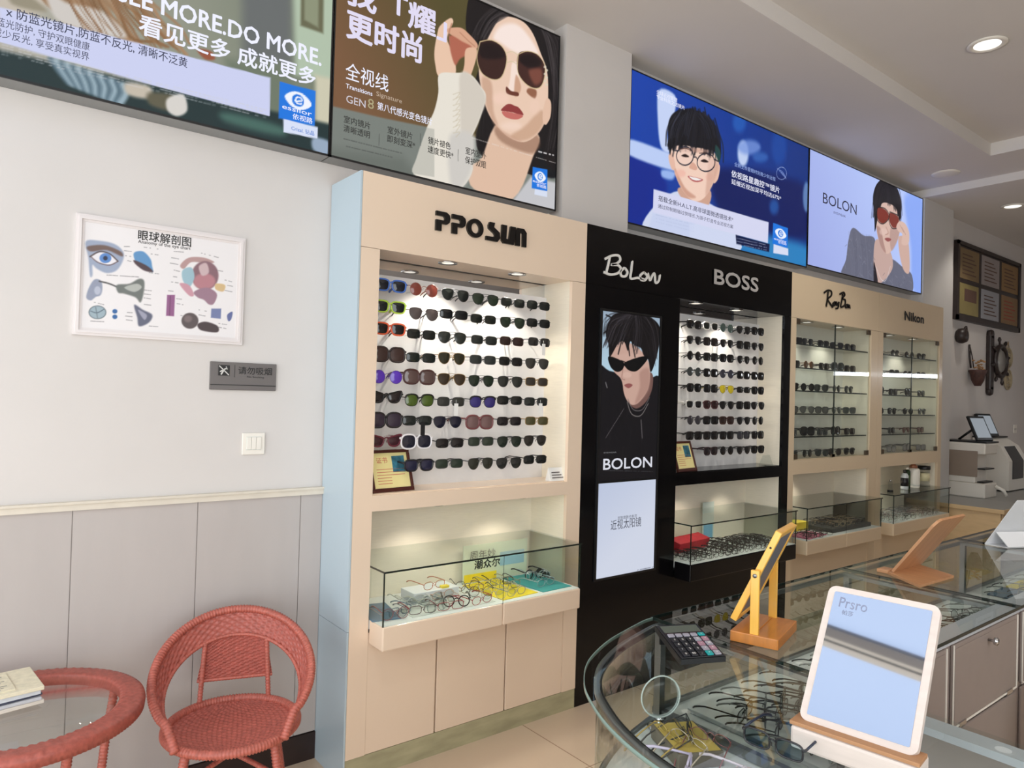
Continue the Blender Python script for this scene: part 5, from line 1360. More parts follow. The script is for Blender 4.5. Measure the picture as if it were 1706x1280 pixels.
MB().box(1.60, 1.640, -.5, .79, .68, .926).build('back_panel', M['taupe'], cc)
MB().box(1.612, 1.634, 1.335, 1.357, .678, .94).build('corner_post', M['steel'], cc)
MB().box(1.636, 1.6405, .80, 1.36, .70, .93).build('partition_glass', M['glass'], cc)
MB().box(1.622, 1.6405, .80, 1.36, .678, .702).build('partition_rail', M['steel'], cc)
MB().box(1.622, 1.6405, .80, 1.36, .928, .9415).build('partition_top_rail', M['steel'], cc)

def counter(label, x0, x1, doors=True):
    t = thing('glass_counter', ((x0 + x1) / 2, 1.1, 0), label, 'counter', 'straight glass counters', world=True)
    x0 += .0015; x1 -= .0015
    MB().box(x0, x1, .83, 1.375, .08, .655).box(x0, x1, .86, 1.35, 0, .08).build('base_body', M['counterbody'], t)
    MB().box(x0, x1, .822, 1.385, .656, .678).build('display_floor', M['tray'], t)
    MB().box(x0, x1, 1.38, 1.385, .679, .94).build('customer_side_glass', M['glass'], t)
    MB().box(x0, x1, 1.374, 1.388, .672, .69).build('bottom_rail', M['steel'], t)
    MB().box(x0 + .03, x1, 1.372, 1.38, .925, .9405).build('top_rail', M['steel'], t)
    MB().box(x1 - .008, x1 - .003, .83, 1.37, .70, .925).build('end_glass', M['glass'], t)
    MB().box(x1 - .046, x1 - .022, .83, 1.372, .927, .940).build('end_rail', M['steel'], t)
    MB().box(x1 - .046, x1 - .024, 1.348, 1.370, .69, .927).build('corner_post', M['steel'], t)
    g = MB().box(x0 + .004, x1 - .004, .80, 1.40, .942, .950).build('glass_top', M['glasstop'], t)
    MB().box(x0 + .004, x1 - .004, .798, .80, .9415, .9505).box(x0 + .004, x1 - .004, 1.40, 1.402, .9415, .9505).box(x1 - .004, x1 + .0005, .798, 1.402, .9415, .9505).box(x0 - .0005, x0 + .004, .798, 1.402, .9415, .9505).build('glass_edge', M['glassedge'], None).parent = g
    MB().box(x0, x1, .802, .868, .9305, .9415).build('back_border', M['border'], t)
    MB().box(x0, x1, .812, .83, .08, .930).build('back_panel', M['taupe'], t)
    w = (x1 - x0) / 2
    for k in range(2):
        a = x0 + k * w + .025; b = x0 + (k + 1) * w - .02
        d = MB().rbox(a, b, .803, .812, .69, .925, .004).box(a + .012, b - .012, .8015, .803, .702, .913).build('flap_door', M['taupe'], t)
        for (u0, u1, v0, v1) in ((a, a + .004, .69, .925), (b - .004, b, .69, .925), (a, b, .688, .692)):
            MB().box(u0, u1, .800, .803, v0, v1).build('edge_strip', M['plate'], None).parent = d
        MB().lathe([(.004, 0), (.004, -.014), (.011, -.018), (.012, -.026), (.008, -.03), (.001, -.031)], c=((a + b) / 2, .803, .893), n=20, axis='y').build('knob', M['chrome'], None).parent = d
        for x in (a + .07, b - .07): MB().box(x - .025, x + .025, .799, .803, .684, .696).build('hinge', M['chrome'], None).parent = d
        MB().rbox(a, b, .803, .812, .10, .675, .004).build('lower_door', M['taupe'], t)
    return t
counter('straight glass counter beside the rounded corner counter, holding a wooden mirror with a yellow frame', 1.642, 2.78)
counter('middle straight glass counter under the brown wooden mirror board', 2.78, 3.92)
counter('far straight glass counter under the white folded display stand', 3.92, 5.06)

# ------------------------------------------------------------------ goods inside the counters
flat_card('frame_tray', 1.72, 2.70, .90, 1.32, .679, .012, M['tray'], 'white tray of frames in the first straight glass counter', 'tray')
n = 0
for r in range(6):
    for i in range(10):
        x = 1.80 + .094 * i + RND.uniform(-.012, .012); y = .915 + .052 * r + RND.uniform(-.008, .008)
        c_ = RND.choice([(30, 30, 30), (60, 58, 56), (24, 26, 30), (120, 110, 96), (90, 84, 80), (150, 150, 146)])
        lay(RND.choice(['rectangular', 'oval', 'rectangular', 'round']), c_, (x, y, .692), 'thin metal eyeglasses laid in rows on the white tray in the first straight counter', 'eyeglasses on the white counter tray', RND.uniform(-.3, .2) + .5, 0, False, metal=.5, lcol=(228, 234, 232))
for r in range(4):
    for i in range(9):
        x = 2.86 + .105 * i + RND.uniform(-.015, .015); y = .93 + .085 * r + RND.uniform(-.01, .01)
        c_ = RND.choice([(30, 30, 30), (60, 58, 56), (120, 110, 96), (150, 150, 146)])
        lay(RND.choice(['rectangular', 'oval', 'round']), c_, (x, y, .679), 'metal eyeglasses laid in rows inside the middle straight counter', 'eyeglasses in the middle straight counter', RND.uniform(-.4, .4) + .6, 0, False, metal=.5, lcol=(228, 234, 232))
for k, (x0, x1, mt, wd) in enumerate(((4.02, 4.24, M['bluecard'], 'slate blue'), (4.28, 4.60, M['yellowcard'], 'yellow'), (4.64, 4.95, M['greycard'], 'pale grey'))):
    flat_card('display_card', x0, x1, .92, 1.30, .679, .006, mt, f'{wd} card under frames inside the far straight counter', 'card')
for r in range(3):
    for i in range(8):
        lay(RND.choice(['rectangular', 'oval', 'round']), RND.choice([(40, 44, 60), (60, 58, 56), (150, 150, 146), (190, 190, 180)]), (4.06 + .115 * i + RND.uniform(-.015, .015), .96 + .11 * r, .6855), 'mixed eyeglasses laid on cards inside the far straight counter', 'eyeglasses in the far straight counter', RND.uniform(-.4, .4) + .6, 0, False, metal=.3, lcol=(226, 232, 230))
# corner counter: crystal disc, yellow box, scattered frames
t = thing('crystal_disc', (1.575, 1.30, .677), 'round clear crystal disc on a silver foot inside the corner counter', 'ornament')
MB().lathe([(.034, 0), (.036, .006), (.028, .012), (.012, .016), (.009, .024), (.016, .03)], n=28).build('foot', M['chrome'], t)
d = MB().lathe([(.001, -.009), (.040, -.007), (.058, 0), (.040, .007), (.001, .009)], n=40, axis='y').build('disc', M['glass'], t); d.location = (0, 0, .088); d.rotation_euler = (0, 0, -.45)
r_ = MB().tube([(.0575 * math.cos(a), 0, .0575 * math.sin(a)) for a in [k * math.pi / 24 for k in range(48)]], .0022, 8, closed=True).build('rim', pbr('polished_rim', (206, 214, 210), .1), None); r_.parent = d
b = MB().rbox(-.085, .085, -.062, .062, 0, .038, .002, 0).box(-.079, .079, -.056, .056, .0382, .0395, 1).build('card_box', [pbr('grey_brown_card', (120, 110, 96), .6), pbr('tan_yellow_card', (212, 182, 96), .6)])
b.location = (1.53, 1.175, .677); b.rotation_euler = (0, 0, 1.12)
tag(b, 'grey box with a yellow top in the corner counter, covered with frames', 'box')
for k, (dx, dy, r, st, c_) in enumerate(((-.05, .05, .4, 'oval', (190, 160, 90)), (.0, .03, .2, 'rectangular', (90, 84, 80)), (-.03, -.02, .6, 'oval', (206, 190, 170)), (.03, -.05, .9, 'round', (150, 96, 96)), (.04, .04, -.2, 'rectangular', (60, 60, 64)))):
    lay(st, c_, (1.53 + dx * .8, 1.15 + dy * .8, .7175), ['thin gold', 'dim grey rectangular', 'pale gold', 'rosy round', 'dark rectangular'][k] + ' eyeglasses lying on the yellow topped box in the corner counter', 'eyeglasses on the yellow box', r + .9, -.5, True, metal=.4, scale=.9)
g0 = onZ(1246, 1234, .957); g1 = onZ(1330, 1266, .957)
lay('rectangular', (22, 22, 28), ((g0[0] + g1[0]) / 2, (g0[1] + g1[1]) / 2, .9505), 'black eyeglasses with bluish lenses lying on the counter top beside the white framed mirror', None, math.atan2(g1[1] - g0[1], g1[0] - g0[0]), 0.0, True, lcol=(176, 216, 234), thick=.0022, scale=.92, tcol=(30, 40, 60))
for k, (x, y, r, st, c_, wd) in enumerate(((1.40, 1.07, .5, 'oversized', (206, 190, 214), 'lilac plastic'), (1.36, .98, 1.1, 'round', (190, 206, 226), 'pale blue plastic'), (1.45, .97, .2, 'oversized', (222, 206, 214), 'pale pink plastic'), (1.27, 1.06, 1.6, 'oval', (196, 186, 214), 'pale violet plastic'), (1.31, .88, .8, 'round', (176, 196, 220), 'ice blue plastic'))):
    lay(st, c_, (x, y, .677), wd + ' eyeglasses on the corner counter floor by the yellow topped box', 'eyeglasses beside the yellow box', r, 0, True, lcol=(216, 214, 236), thick=.0028)
for k in range(26):
    for _ in range(60):
        x = RND.uniform(1.12, 1.56); y = RND.uniform(.30, 1.22)
        ok = (x - 1.60) ** 2 + (y - 1.34) ** 2 > .012 and abs(x - 1.53) + abs(y - 1.175) > .19 and x > 1.06 + max(0, (y - .9)) * .8 and math.hypot(x - 1.36, y - 1.0) > .10
        if ok: break
    c_ = RND.choice([(200, 196, 206), (170, 160, 190), (120, 120, 124), (90, 130, 170), (206, 180, 180), (150, 170, 190)])
    lay(RND.choice(['oval', 'round', 'rectangular']), c_, (x, y, .677), 'pale plastic and metal eyeglasses scattered over the floor of the corner counter', 'eyeglasses scattered in the corner counter', RND.uniform(0, 6), 0, False, lcol=(222, 226, 238), metal=.2)

# ================================================================== ON THE COUNTERS
# calculator
cal = thing('calculator', (1.466, 1.079, .9505), 'black desktop calculator with grey and teal keys on the corner counter', 'calculator', rz=-0.42)
LN = .150; HB = .034; ang = math.atan2(HB, LN)
pl = Matrix.Translation((0, 0, .013)) @ Matrix.Rotation(ang, 4, 'X')
m = MB(); m.prism([(0, 0), (.02, 0), (LN, HB), (LN, .013 + HB), (0, .013)], -.061, .061, axis='x'); m.build('body', M['blackmat'], cal)
MB().box(-.05, .05, LN - .012, LN - .006, 0, HB).build('prop_foot', M['blackmat'], cal)
MB().rbox(-.059, .059, .002, LN - .002, 0, .003, .0012).mat4(pl).build('face_plate', pbr('black_face', (24, 24, 28), .35), cal)
MB().box(-.052, .052, .112, .143, .003, .0036).mat4(pl).build('display', pbr('green_grey_display', (86, 92, 80), .25), cal)
MB().box(-.055, .055, .1075, .1095, .003, .0034).mat4(pl).build('trim_line', pbr('dark_red_line', (60, 34, 34), .4), cal)
grey = pbr('grey_key', (150, 146, 156), .5); pink = pbr('pink_grey_key', (160, 120, 134), .5); teal = pbr('teal_key', (30, 150, 150), .45); blk = pbr('black_key', (28, 28, 34), .5)
rows = [('', 'grey', .0950), ('789', 'blk', .0740), ('456', 'blk', .0535), ('123', 'blk', .0330), ('0 .', 'blk', .0125)]
leg = MB()
for r, (chars, kc, y) in enumerate(rows):
    for k in range(5):
        x = -.0425 + k * .0213
        mt = blk
        if r == 0: mt = teal if k == 4 else grey
        elif k >= 3: mt = pink if (r + k) % 2 else grey
        if r == 4 and k == 3: mt = teal
        if r == 4 and k == 4: mt = grey
        h = .0065 if r == 0 else .0085
        MB().rbox(x - .0085, x + .0085, y - h, y + h, .003, .0075, .0015).mat4(pl).build('key', mt, cal)
        ch = ['CE', 'C', 'M', '√', '÷'][k] if r == 0 else (['7', '8', '9', '%', '×'], ['4', '5', '6', '−', 'M'], ['1', '2', '3', '+', 'R'], ['0', '00', '.', '+', '='])[r - 1][k]
        if r == 0 and k < 4: continue
        v, f = text_mesh(ch, .01); lo, hi = v.min(0), v.max(0); s = .0095
        leg.add([pl @ Vector((x + (q[0] - (lo[0] + hi[0]) / 2) * s, y - .0034 + q[1] * s, .0078)) for q in v], f)
leg.build('key_legends', M['letterwhite'], cal)

# yellow framed swivel mirror
t = thing('swivel_mirror', (1.7825, 1.113, .9505), 'swivel mirror with a yellow wood frame on a honey wood base, seen from its edge', 'mirror', rz=math.radians(17.5))
MB().rbox(-.104, .104, -.063, .063, 0, .028, .002).build('base', M['honeywood'], t)
MB().rbox(-.08, .08, .0, .016, .028, .031, .001).build('base_rail', M['honeywood'], t)
for s in (-1, 1):
    MB().rbox(s * .094 - .0055, s * .094 + .0055, -.010, .013, .026, .198, .002).build('post', M['yellowwood'], t)
    MB().lathe([(.0055, -.003), (.0055, .0), (.003, .001)], c=(s * .094 - (.0058), .0015, .184), n=14, axis='x').build('pivot_screw', M['steel'], t)
pan = bpy.data.objects.new('mirror_panel', MB().rbox(-.086, -.070, -.009, .009, -.145, .134, .002).rbox(.070, .086, -.009, .009, -.145, .134, .002).rbox(-.07, .07, -.009, .009, .118, .134, .002).rbox(-.07, .07, -.009, .009, -.145, -.129, .002).mesh('mirror_panel', [M['yellowwood']]))
COL.objects.link(pan); pan.parent = t; pan.location = (0, .0015, .184); pan.rotation_euler = (math.radians(24.5), 0, 0)
MB().box(-.071, .071, .0, .004, -.13, .12).build('glass', M['mirror'], pan)
MB().box(-.071, .071, -.006, -.0005, -.13, .12).build('back_board', pbr('grey_back_board', (96, 98, 108), .5), pan)
MB().lathe([(.003, -.001), (.003, 0), (.001, .0005)], c=(-.0862, 0, .085), n=12, axis='x').build('plug', M['blackmat'], pan)

# white framed counter mirror in the foreground
x, y, z, yaw, tilt, w_, h_ = 1.2909, .6209, 1.0, -1.4262, .5867, .2017, .2727
t = thing('counter_mirror', (x, y, .9505), 'white framed counter mirror in the foreground with a small printed name at its top', 'mirror', rz=yaw)
Lm = Matrix.Translation((0, 0, z - .9505)) @ Matrix.Rotation(-tilt, 4, 'X')   # local x = width, z = up the mirror, -y = front
def rrect(x0, x1, z0, z1, r, k=6):
    out = []
    for cx_, cz_, a0 in ((x1 - r, z1 - r, 0), (x0 + r, z1 - r, 90), (x0 + r, z0 + r, 180), (x1 - r, z0 + r, 270)):
        for i in range(k + 1):
            a = math.radians(a0 + 90 * i / k); out.append((cx_ + r * math.cos(a), cz_ + r * math.sin(a)))
    return out
MB().prism(rrect(-w_ / 2, w_ / 2, 0, h_, .016), 0, .014, axis='y').mat4(Lm).build('frame', M['paleash'], t)
MB().prism(rrect(-w_ / 2 + .013, w_ / 2 - .013, .012, h_ - .012, .003), -.0012, -.0002, axis='y').mat4(Lm).build('glass', M['mirrordim'], t)
m = MB()
m.rbox(-.108, .108, -.022, .05, 0, .042, .006)
m.build('base', M['paleash'], t)
MB().rbox(-.110, .110, -.020, .030, .0425, .0495, .001).build('groove_strip', pbr('brown_groove', (168, 122, 84), .5), t)
MB().prism([(.014, .03), (.05, .03), (.12, .10), (.09, .11)], -.04, .04, axis='x').build('back_prop', M['paleash'], t)
v, f = text_mesh('Prsro', .0); m = MB(); s = .030
m.add([(-w_ / 2 + .024 + q[0] * s * .82, -.0016, h_ - .042 + q[1] * s) for q in v], f)
v, f = text_mesh('帕莎', .0); s = .011
m.add([(-w_ / 2 + .034 + q[0] * s, -.0016, h_ - .056 + q[1] * s) for q in v], f)
m.mat4(Lm).build('lettering', pbr('grey_print', (126, 132, 156), .5), t)

# brown wooden mirror board seen from behind
t = thing('counter_mirror', (2.966, 1.235, .9505), 'brown wooden mirror board leaning on its stand, seen from behind', 'mirror')
Lm = Matrix.Translation((0, 0, .012)) @ Matrix.Rotation(.615, 4, 'X')
W2 = .125
MB().prism([(-W2, 0), (W2, 0), (W2, .27), (-W2 + .035, .27), (-W2 + .012, .262), (-W2, .24)], -.005, .005, axis='y').mat4(Lm).build('board', M['beech'], t)
MB().prism([(-W2 + .012, .02), (W2 - .012, .02), (W2 - .012, .26), (-W2 + .014, .26)], .0052, .0072, axis='y').mat4(Lm).build('glass', M['mirror'], t)
MB().prism([(-W2 - .005, .02), (W2, .02), (W2 - .09, -.155), (-W2 - .12 + .0, -.145)], 0, .009).build('foot_board', M['beech'], t)
MB().rbox(-W2 - .01, -W2 + .05, .012, .055, .0, .014, .003).build('front_lip', M['beech'], t)

# folded white display stand
t = thing('display_stand', (3.857, 1.258, .9505), 'white folded card display stand on the far glass counter at the right edge', 'display stand')
def folded(p, q, l0=0.0, l1=.32, th=.003):
    """a card panel from profile point p to q, running along the fold direction"""
    e = Vector((.91, -.41, 0)); b = Vector((.06, -1, 0)); up = Vector((0, 0, 1))
    P = b * p[0] + up * p[1]; Q = b * q[0] + up * q[1]
    n = (Q - P).cross(e).normalized() * th
    V = [P + e * l0, Q + e * l0, Q + e * l1, P + e * l1]; V += [v + n for v in V]
    return MB().add(V, [(0, 1, 2, 3), (4, 7, 6, 5), (0, 4, 5, 1), (1, 5, 6, 2), (2, 6, 7, 3), (3, 7, 4, 0)])
folded((0, .003), (.125, .225)).build('sloping_panel', M['whitebox'], t)
folded((.042, .066), (.092, .003)).build('front_flap', M['whitebox'], t)
folded((.0, .0005), (.092, .0005), th=.002).build('base_panel', M['whitebox'], t)
# ================================================================== ON THE CABINET SHELVES
def certificate(loc, rz, label):
    t = thing('framed_certificate', loc, label, 'framed certificate', rz=rz)
    w, h = .215, .185
    T = Matrix.Translation((0, 0, 0)) @ Matrix.Rotation(-.30, 4, 'X')
    fr = MB()
    for a, b, c_, d in ((-w / 2, w / 2, 0, .018), (-w / 2, w / 2, h - .014, h), (-w / 2, -w / 2 + .014, .018, h - .014), (w / 2 - .014, w / 2, .018, h - .014)):
        fr.rbox(a, b, 0, .014, c_, d, .002)
    fr.mat4(T).build('frame', M['redwood'], t)
    MB().box(-w / 2 + .013, w / 2 - .013, .006, .009, .017, h - .013).mat4(T).build('sheet', pbr('cream_certificate', (236, 222, 156), .5), t)
    MB().box(.012, .078, .0052, .006, .085, h - .028, 0).mat4(T).build('picture', pbr('teal_picture', (52, 110, 130), .4, noise=.5, nscale=40), t)
    pr = MB()
    red = pbr('red_print', (206, 120, 96), .6)
    v, f = text_mesh('证书', .01)
    pr.add([(-.070 + q[0] * .030, .0054, h - .056 + q[1] * .028) for q in v], f)
    for k in range(6): pr.box(-.072, .0 if k < 3 else .072, .0052, .006, .036 + k * .0125, .0385 + k * .0125)
    pr.mat4(T).build('print', red, t)
    MB().box(-.02, .02, .055, .058, 0, .12).build('prop', M['redwood'], t)
    return t
certificate((1.485, 2.70, 1.1695), .12, 'certificate in a red-brown frame standing on the cream cabinet\'s shelf')
certificate((3.475, 2.70, 1.1695), .12, 'certificate in a red-brown frame standing on the black cabinet\'s shelf')
t = thing('price_card', (2.41, 2.70, 1.1695), 'small white tent card on the right end of the cream cabinet\'s shelf', 'card')
MB().prism([(-.02, 0), (.02, 0), (.001, .066), (-.001, .066)], -.055, .055, axis='x').build('folded_card', M['paper'], t)
m = MB()
for k in range(3): m.box(-.045, .03 - .01 * k, -.0215 + .0036 * k, -.0205 + .0036 * k, .014 + .013 * k, .019 + .013 * k)
m.build('print', M['signgrey'], t)
t = thing('price_card', (4.30, 2.70, 1.1695), 'small clear tent card on the black cabinet\'s shelf', 'card')
MB().prism([(-.03, 0), (.03, 0), (.002, .07), (-.002, .07)], -.04, .04, axis='x').build('folded_card', M['acrylic'], t)

# bottles on the last glass case
zc = .8865
def bottle(x, y, h, r, prof, mats, label, cat='bottle'):
    t = thing('bottle', (x, y, zc), label, cat)
    for nm, p, mt in zip(('body', 'label_band', 'cap', 'pump'), prof, mats): MB().lathe(p, n=24).build(nm, mt, t)
    return t
bottle(6.36, 2.68, .2, .03, ([(.001, 0), (.028, 0), (.03, .01), (.03, .115), (.02, .135), (.012, .14)], [(.0305, .03), (.0305, .10)], [(.012, .139), (.013, .165), (.001, .168)]), (pbr('pale_grey_bottle', (190, 196, 196), .3), M['blackmat'], M['blackmat']), 'pale grey bottle with a dark label on the last glass case')
bottle(6.455, 2.70, .2, .026, ([(.001, 0), (.025, 0), (.026, .01), (.026, .15), (.012, .165)], [(.0265, .03), (.0265, .12)], [(.012, .164), (.013, .18), (.001, .182)]), (pbr('dark_green_bottle', (40, 60, 36), .2), pbr('green_label', (60, 80, 50), .5), M['plate']), 'dark green bottle on the last glass case')
bottle(6.60, 2.71, .22, .045, ([(.001, 0), (.05, 0), (.052, .01), (.052, .15), (.045, .165), (.03, .17)], [(.0525, .02), (.0525, .03)], [(.03, .169), (.034, .185), (.015, .205), (.004, .212), (.004, .23), (.001, .231)]), (pbr('white_tub', (226, 222, 212), .4), M['greycard'], pbr('copper_cap', (150, 96, 70), .35)), 'white tub with a copper lid on the last glass case', 'tub')
bottle(6.79, 2.70, .22, .045, ([(.001, .0), (.05, .0), (.05, .022), (.046, .024), (.046, .15)], [(.0465, .05), (.0465, .12)], [(.05, .15), (.052, .152), (.052, .182), (.001, .184)]), (M['acrylic'], pbr('cream_contents', (206, 198, 160), .6), M['blackmat']), 'clear jar with a black lid on the last glass case', 'jar')
bottle(6.05, 2.66, .12, .02, ([(.001, 0), (.022, 0), (.022, .02), (.016, .03), (.016, .085), (.001, .09)], [(.0225, .0), (.0225, .016)], [(.010, .088), (.010, .1), (.001, .101)]), (M['acrylic'], M['blackmat'], M['chrome']), 'small clear bottle with a dark foot on the last glass case')

# ================================================================== WICKER CHAIR, TABLE, PAPERS
def coil(mb, pts, r, pitch=.0105, per=1, n=9, closed_=False, mi=0):
    """a rod wrapped with cane: close rings of alternating radius"""
    P = [Vector(p) for p in pts]
    S = [Vector(p) for p in catmull(P, 10, closed_)] if len(P) > 2 else P
    d = [0.0]
    for a, b in zip(S[:-1], S[1:]): d.append(d[-1] + (b - a).length)
    tot = d[-1]; k = max(4, int(tot / pitch)) * 3
    out = []; j = 0
    for i in range(k + 1):
        s = tot * i / k
        while j < len(d) - 2 and d[j + 1] < s: j += 1
        t_ = (s - d[j]) / max(1e-9, d[j + 1] - d[j])
        out.append(S[j].lerp(S[j + 1], t_))
    rr = [r * (1.0 if i % 3 else .80) for i in range(len(out))]
    mb.tube(out, rr, n, mi)
def weave(mb, grid, bump=.0026, nu=90, nv=60, mi=0, thick=.006, fu=24, fv=34):
    """woven panel: grid(u, v) -> point; over-and-under relief"""
    V = []; 
    for j in range(nv + 1):
        for i in range(nu + 1):
            u, v = i / nu, j / nv
            p = Vector(grid(u, v)); e = 1e-3
            du = Vector(grid(min(1, u + e), v)) - Vector(grid(max(0, u - e), v)); dv = Vector(grid(u, min(1, v + e))) - Vector(grid(u, max(0, v - e)))
            nrm = du.cross(dv); nrm = nrm.normalized() if nrm.length > 1e-12 else Vector((0, 0, 1))
            h = math.sin(math.pi * fv * v) * (1 if int(fu * u) % 2 == 0 else -1) * abs(math.sin(math.pi * fu * u)) ** .5
            V.append(p + nrm * bump * h)
    F = [(j * (nu + 1) + i, j * (nu + 1) + i + 1, (j + 1) * (nu + 1) + i + 1, (j + 1) * (nu + 1) + i) for j in range(nv) for i in range(nu)]
    mb.add(V, F, mi, True)
CHX, CHY, SZ = .785, 2.535, .425
ch = thing('wicker_armchair', (CHX, CHY, 0), 'coral red woven wicker armchair with a round hooped back against the panelled wall', 'chair', rz=-.32)
# local: -y is the front of the chair
SRX, SRY = .215, .215
def seatp(a, k=1.0): return (SRX * k * math.sin(a), SRY * k * math.cos(a), SZ)
m = MB(); coil(m, [seatp(a) for a in [i * 2 * math.pi / 24 for i in range(25)]], .016)
m.build('seat_rim', M['wicker'], ch)
m = MB(); weave(m, lambda u, v: ((lambda x, y: (x, y, SZ + .004 - .022 * (1 - (x / SRX) ** 2 - (y / SRY) ** 2) ** .5 if (x / SRX) ** 2 + (y / SRY) ** 2 < 1 else SZ))((2 * u - 1) * SRX * math.sqrt(max(0, 1 - (2 * v - 1) ** 2)) * .98, (2 * v - 1) * SRY * .98)), .0026, 160, 160, fu=26, fv=40)
m.build('woven_seat', M['wickerdark'], ch)
def hoop(a, k=1.0, dz=0.0):   # a: 0 at the back, +-pi to the front
    b = (1 + math.cos(a)) / 2
    return ((.262 * k) * math.sin(a), .035 + (.235 * k) * math.cos(a), SZ + .015 + (.305 + dz) * b ** 1.0)
AM = 2.30
hs = [hoop(-AM + 2 * AM * i / 30) for i in range(31)]
hs = [(-.165, -.172, SZ + .004)] + hs + [(.165, -.172, SZ + .004)]
m = MB(); coil(m, hs, .0155); m.build('hoop_rail', M['wicker'], ch)
def lower(a):
    p = hoop(a, .86); w = .085 * (0.35 + .65 * max(0, math.cos(a * .55)))
    return (p[0], p[1] - .006, p[2] - w)
li = [lower(-2.05 + 4.1 * i / 26) for i in range(27)]
m = MB(); coil(m, [hoop(-2.3)] + li + [hoop(2.3)], .0075, n=7); m.build('inner_rail', M['wicker'], ch)
m = MB()
def band(u, v):
    a = -2.2 + 4.4 * u; p = Vector(hoop(a)); q = Vector(lower(max(-2.05, min(2.05, a))))
    return p.lerp(q, v)
weave(m, band, .0026, 260, 30, fu=60, fv=9)
m.build('woven_arm_band', M['wickerdark'], ch)
AB = .50
def bk(u, v):
    a = -AB + 2 * AB * u; p = Vector(lower(a)); s = Vector((.132 * (2 * u - 1), .198, SZ + .085))
    return p.lerp(s, v)
m = MB(); weave(m, bk, .003, 120, 120, fu=16, fv=24); m.build('woven_back', M['wickerdark'], ch)
for s in (-1, 1):
    p = Vector(lower(s * AB)); e = Vector((s * .120, .182, SZ))
    m = MB(); coil(m, [tuple(p), tuple(p.lerp(e, .5)), tuple(e)], .0095); m.build('back_post', M['wicker'], ch)
m = MB(); coil(m, [bk(0, 1), bk(.5, 1), bk(1, 1)], .007, n=7); m.build('back_rail', M['wicker'], ch)
for sx in (-1, 1):
    for sy in (-1, 1):
        m = MB(); coil(m, [(sx * .135, sy * .145, SZ - .006), (sx * .165, sy * .172, SZ * .5), (sx * .195, sy * .195, .005)], .0155); m.build('leg', M['wicker'], ch)
for a, b in (((-.155, -.16), (.155, .16)), ((-.155, .16), (.155, -.16))):
    m = MB(); coil(m, [(a[0], a[1], .30), (0, 0, .325), (b[0], b[1], .30)], .009); m.build('stretcher', M['wicker'], ch)

TX, TY, TZ, TR = .172, 2.565, .612, .332
tb = thing('wicker_table', (TX, TY, 0), 'round coral red wicker side table with a glass top', 'table')
RI = TR - .072
m = MB()
K = 300
V = []; F = []
prof = [(RI, -.012), (RI + .002, .003), (RI + .010, .0065), (RI + .024, .007), (RI + .040, .007), (TR - .016, .007), (TR - .004, .003), (TR, -.010), (TR - .003, -.034), (RI + .006, -.030)]
for i in range(K):
    a = 2 * math.pi * i / K
    for j, (r, z) in enumerate(prof):
        w_ = 1 + (.007 if i % 2 else -.003) * (1 if j in (0, 1, 6, 7, 8) else .2)
        V.append((r * w_ * math.cos(a), r * w_ * math.sin(a), TZ + z + ((.0022 if (i // 2 + j) % 2 else -.001) if 1 < j < 6 else 0)))
n_ = len(prof)
for i in range(K):
    i2 = (i + 1) % K
    for j in range(n_):
        j2 = (j + 1) % n_
        F.append((i * n_ + j, i2 * n_ + j, i2 * n_ + j2, i * n_ + j2))
m.add(V, F, 0, True); m.build('woven_rim', M['wickerdark'], tb)
MB().lathe([(.001, TZ - .006), (RI + .004, TZ - .006), (RI + .004, TZ), (.001, TZ)], n=64).build('glass_top', M['glass'], tb)
for k in range(4):
    a = math.radians(20 + 90 * k)
    m = MB(); coil(m, [((TR - .05) * math.cos(a), (TR - .05) * math.sin(a), TZ - .022), ((TR - .085) * math.cos(a), (TR - .085) * math.sin(a), TZ * .45), ((TR - .02) * math.cos(a), (TR - .02) * math.sin(a), .004)], .014); m.build('leg', M['wicker'], tb)
MB().lathe([(.001, .22), (.16, .22), (.16, .226), (.001, .226)], n=48).build('lower_glass_shelf', M['glass'], tb)
m = MB(); coil(m, [(.165 * math.cos(i * math.pi / 10), .165 * math.sin(i * math.pi / 10), .222) for i in range(21)], .007); m.build('lower_ring', M['wicker'], tb)
# papers and magazines stacked on the table
zt = TZ + .0075
stack = [('magazine', .26, .20, .012, (214, 206, 196), 'cream edged magazine at the bottom of the stack on the wicker table', .10),
         ('magazine', .255, .195, .010, (190, 190, 196), 'pale grey magazine second from the bottom of the stack on the wicker table', .05),
         ('magazine', .25, .19, .006, (70, 74, 92), 'thin dark blue magazine in the middle of the stack on the wicker table', .13),
         ('magazine', .25, .19, .014, (206, 210, 216), 'white magazine below the newspaper on the wicker table', .06),
         ('newspaper', .27, .20, .012, (222, 212, 186), 'folded yellowed newspaper on top of the stack on the wicker table', .02)]
zt += .0
for nm, l, w_, h, c_, lab, rz in stack:
    mm = MB()
    mm.rbox(-l / 2, l / 2, -w_ / 2, w_ / 2, 0, h, .002)
    if nm == 'newspaper':
        mm.box(-l / 2 + .01, l / 2 - .07, -w_ / 2 + .02, w_ / 2 - .02, h, h + .004)
    o = mm.build(nm, pbr('printed_' + nm, c_, .65, noise=.10, nscale=60, stretch=(1, 1, 12)))
    o.location = (.085, 2.645, zt); o.rotation_euler = (0, 0, rz + .1)
    if nm == 'newspaper':
        pm = MB()
        for k in range(9): pm.box(-.12 + .0, .03 + .01 * (k % 3), -.07 + k * .014, -.066 + k * .014, h + .0041, h + .0043)
        pm.build('newsprint', M['signgrey'], o)
    tag(o, lab, nm, 'papers on the wicker table')
    zt += h + .0006

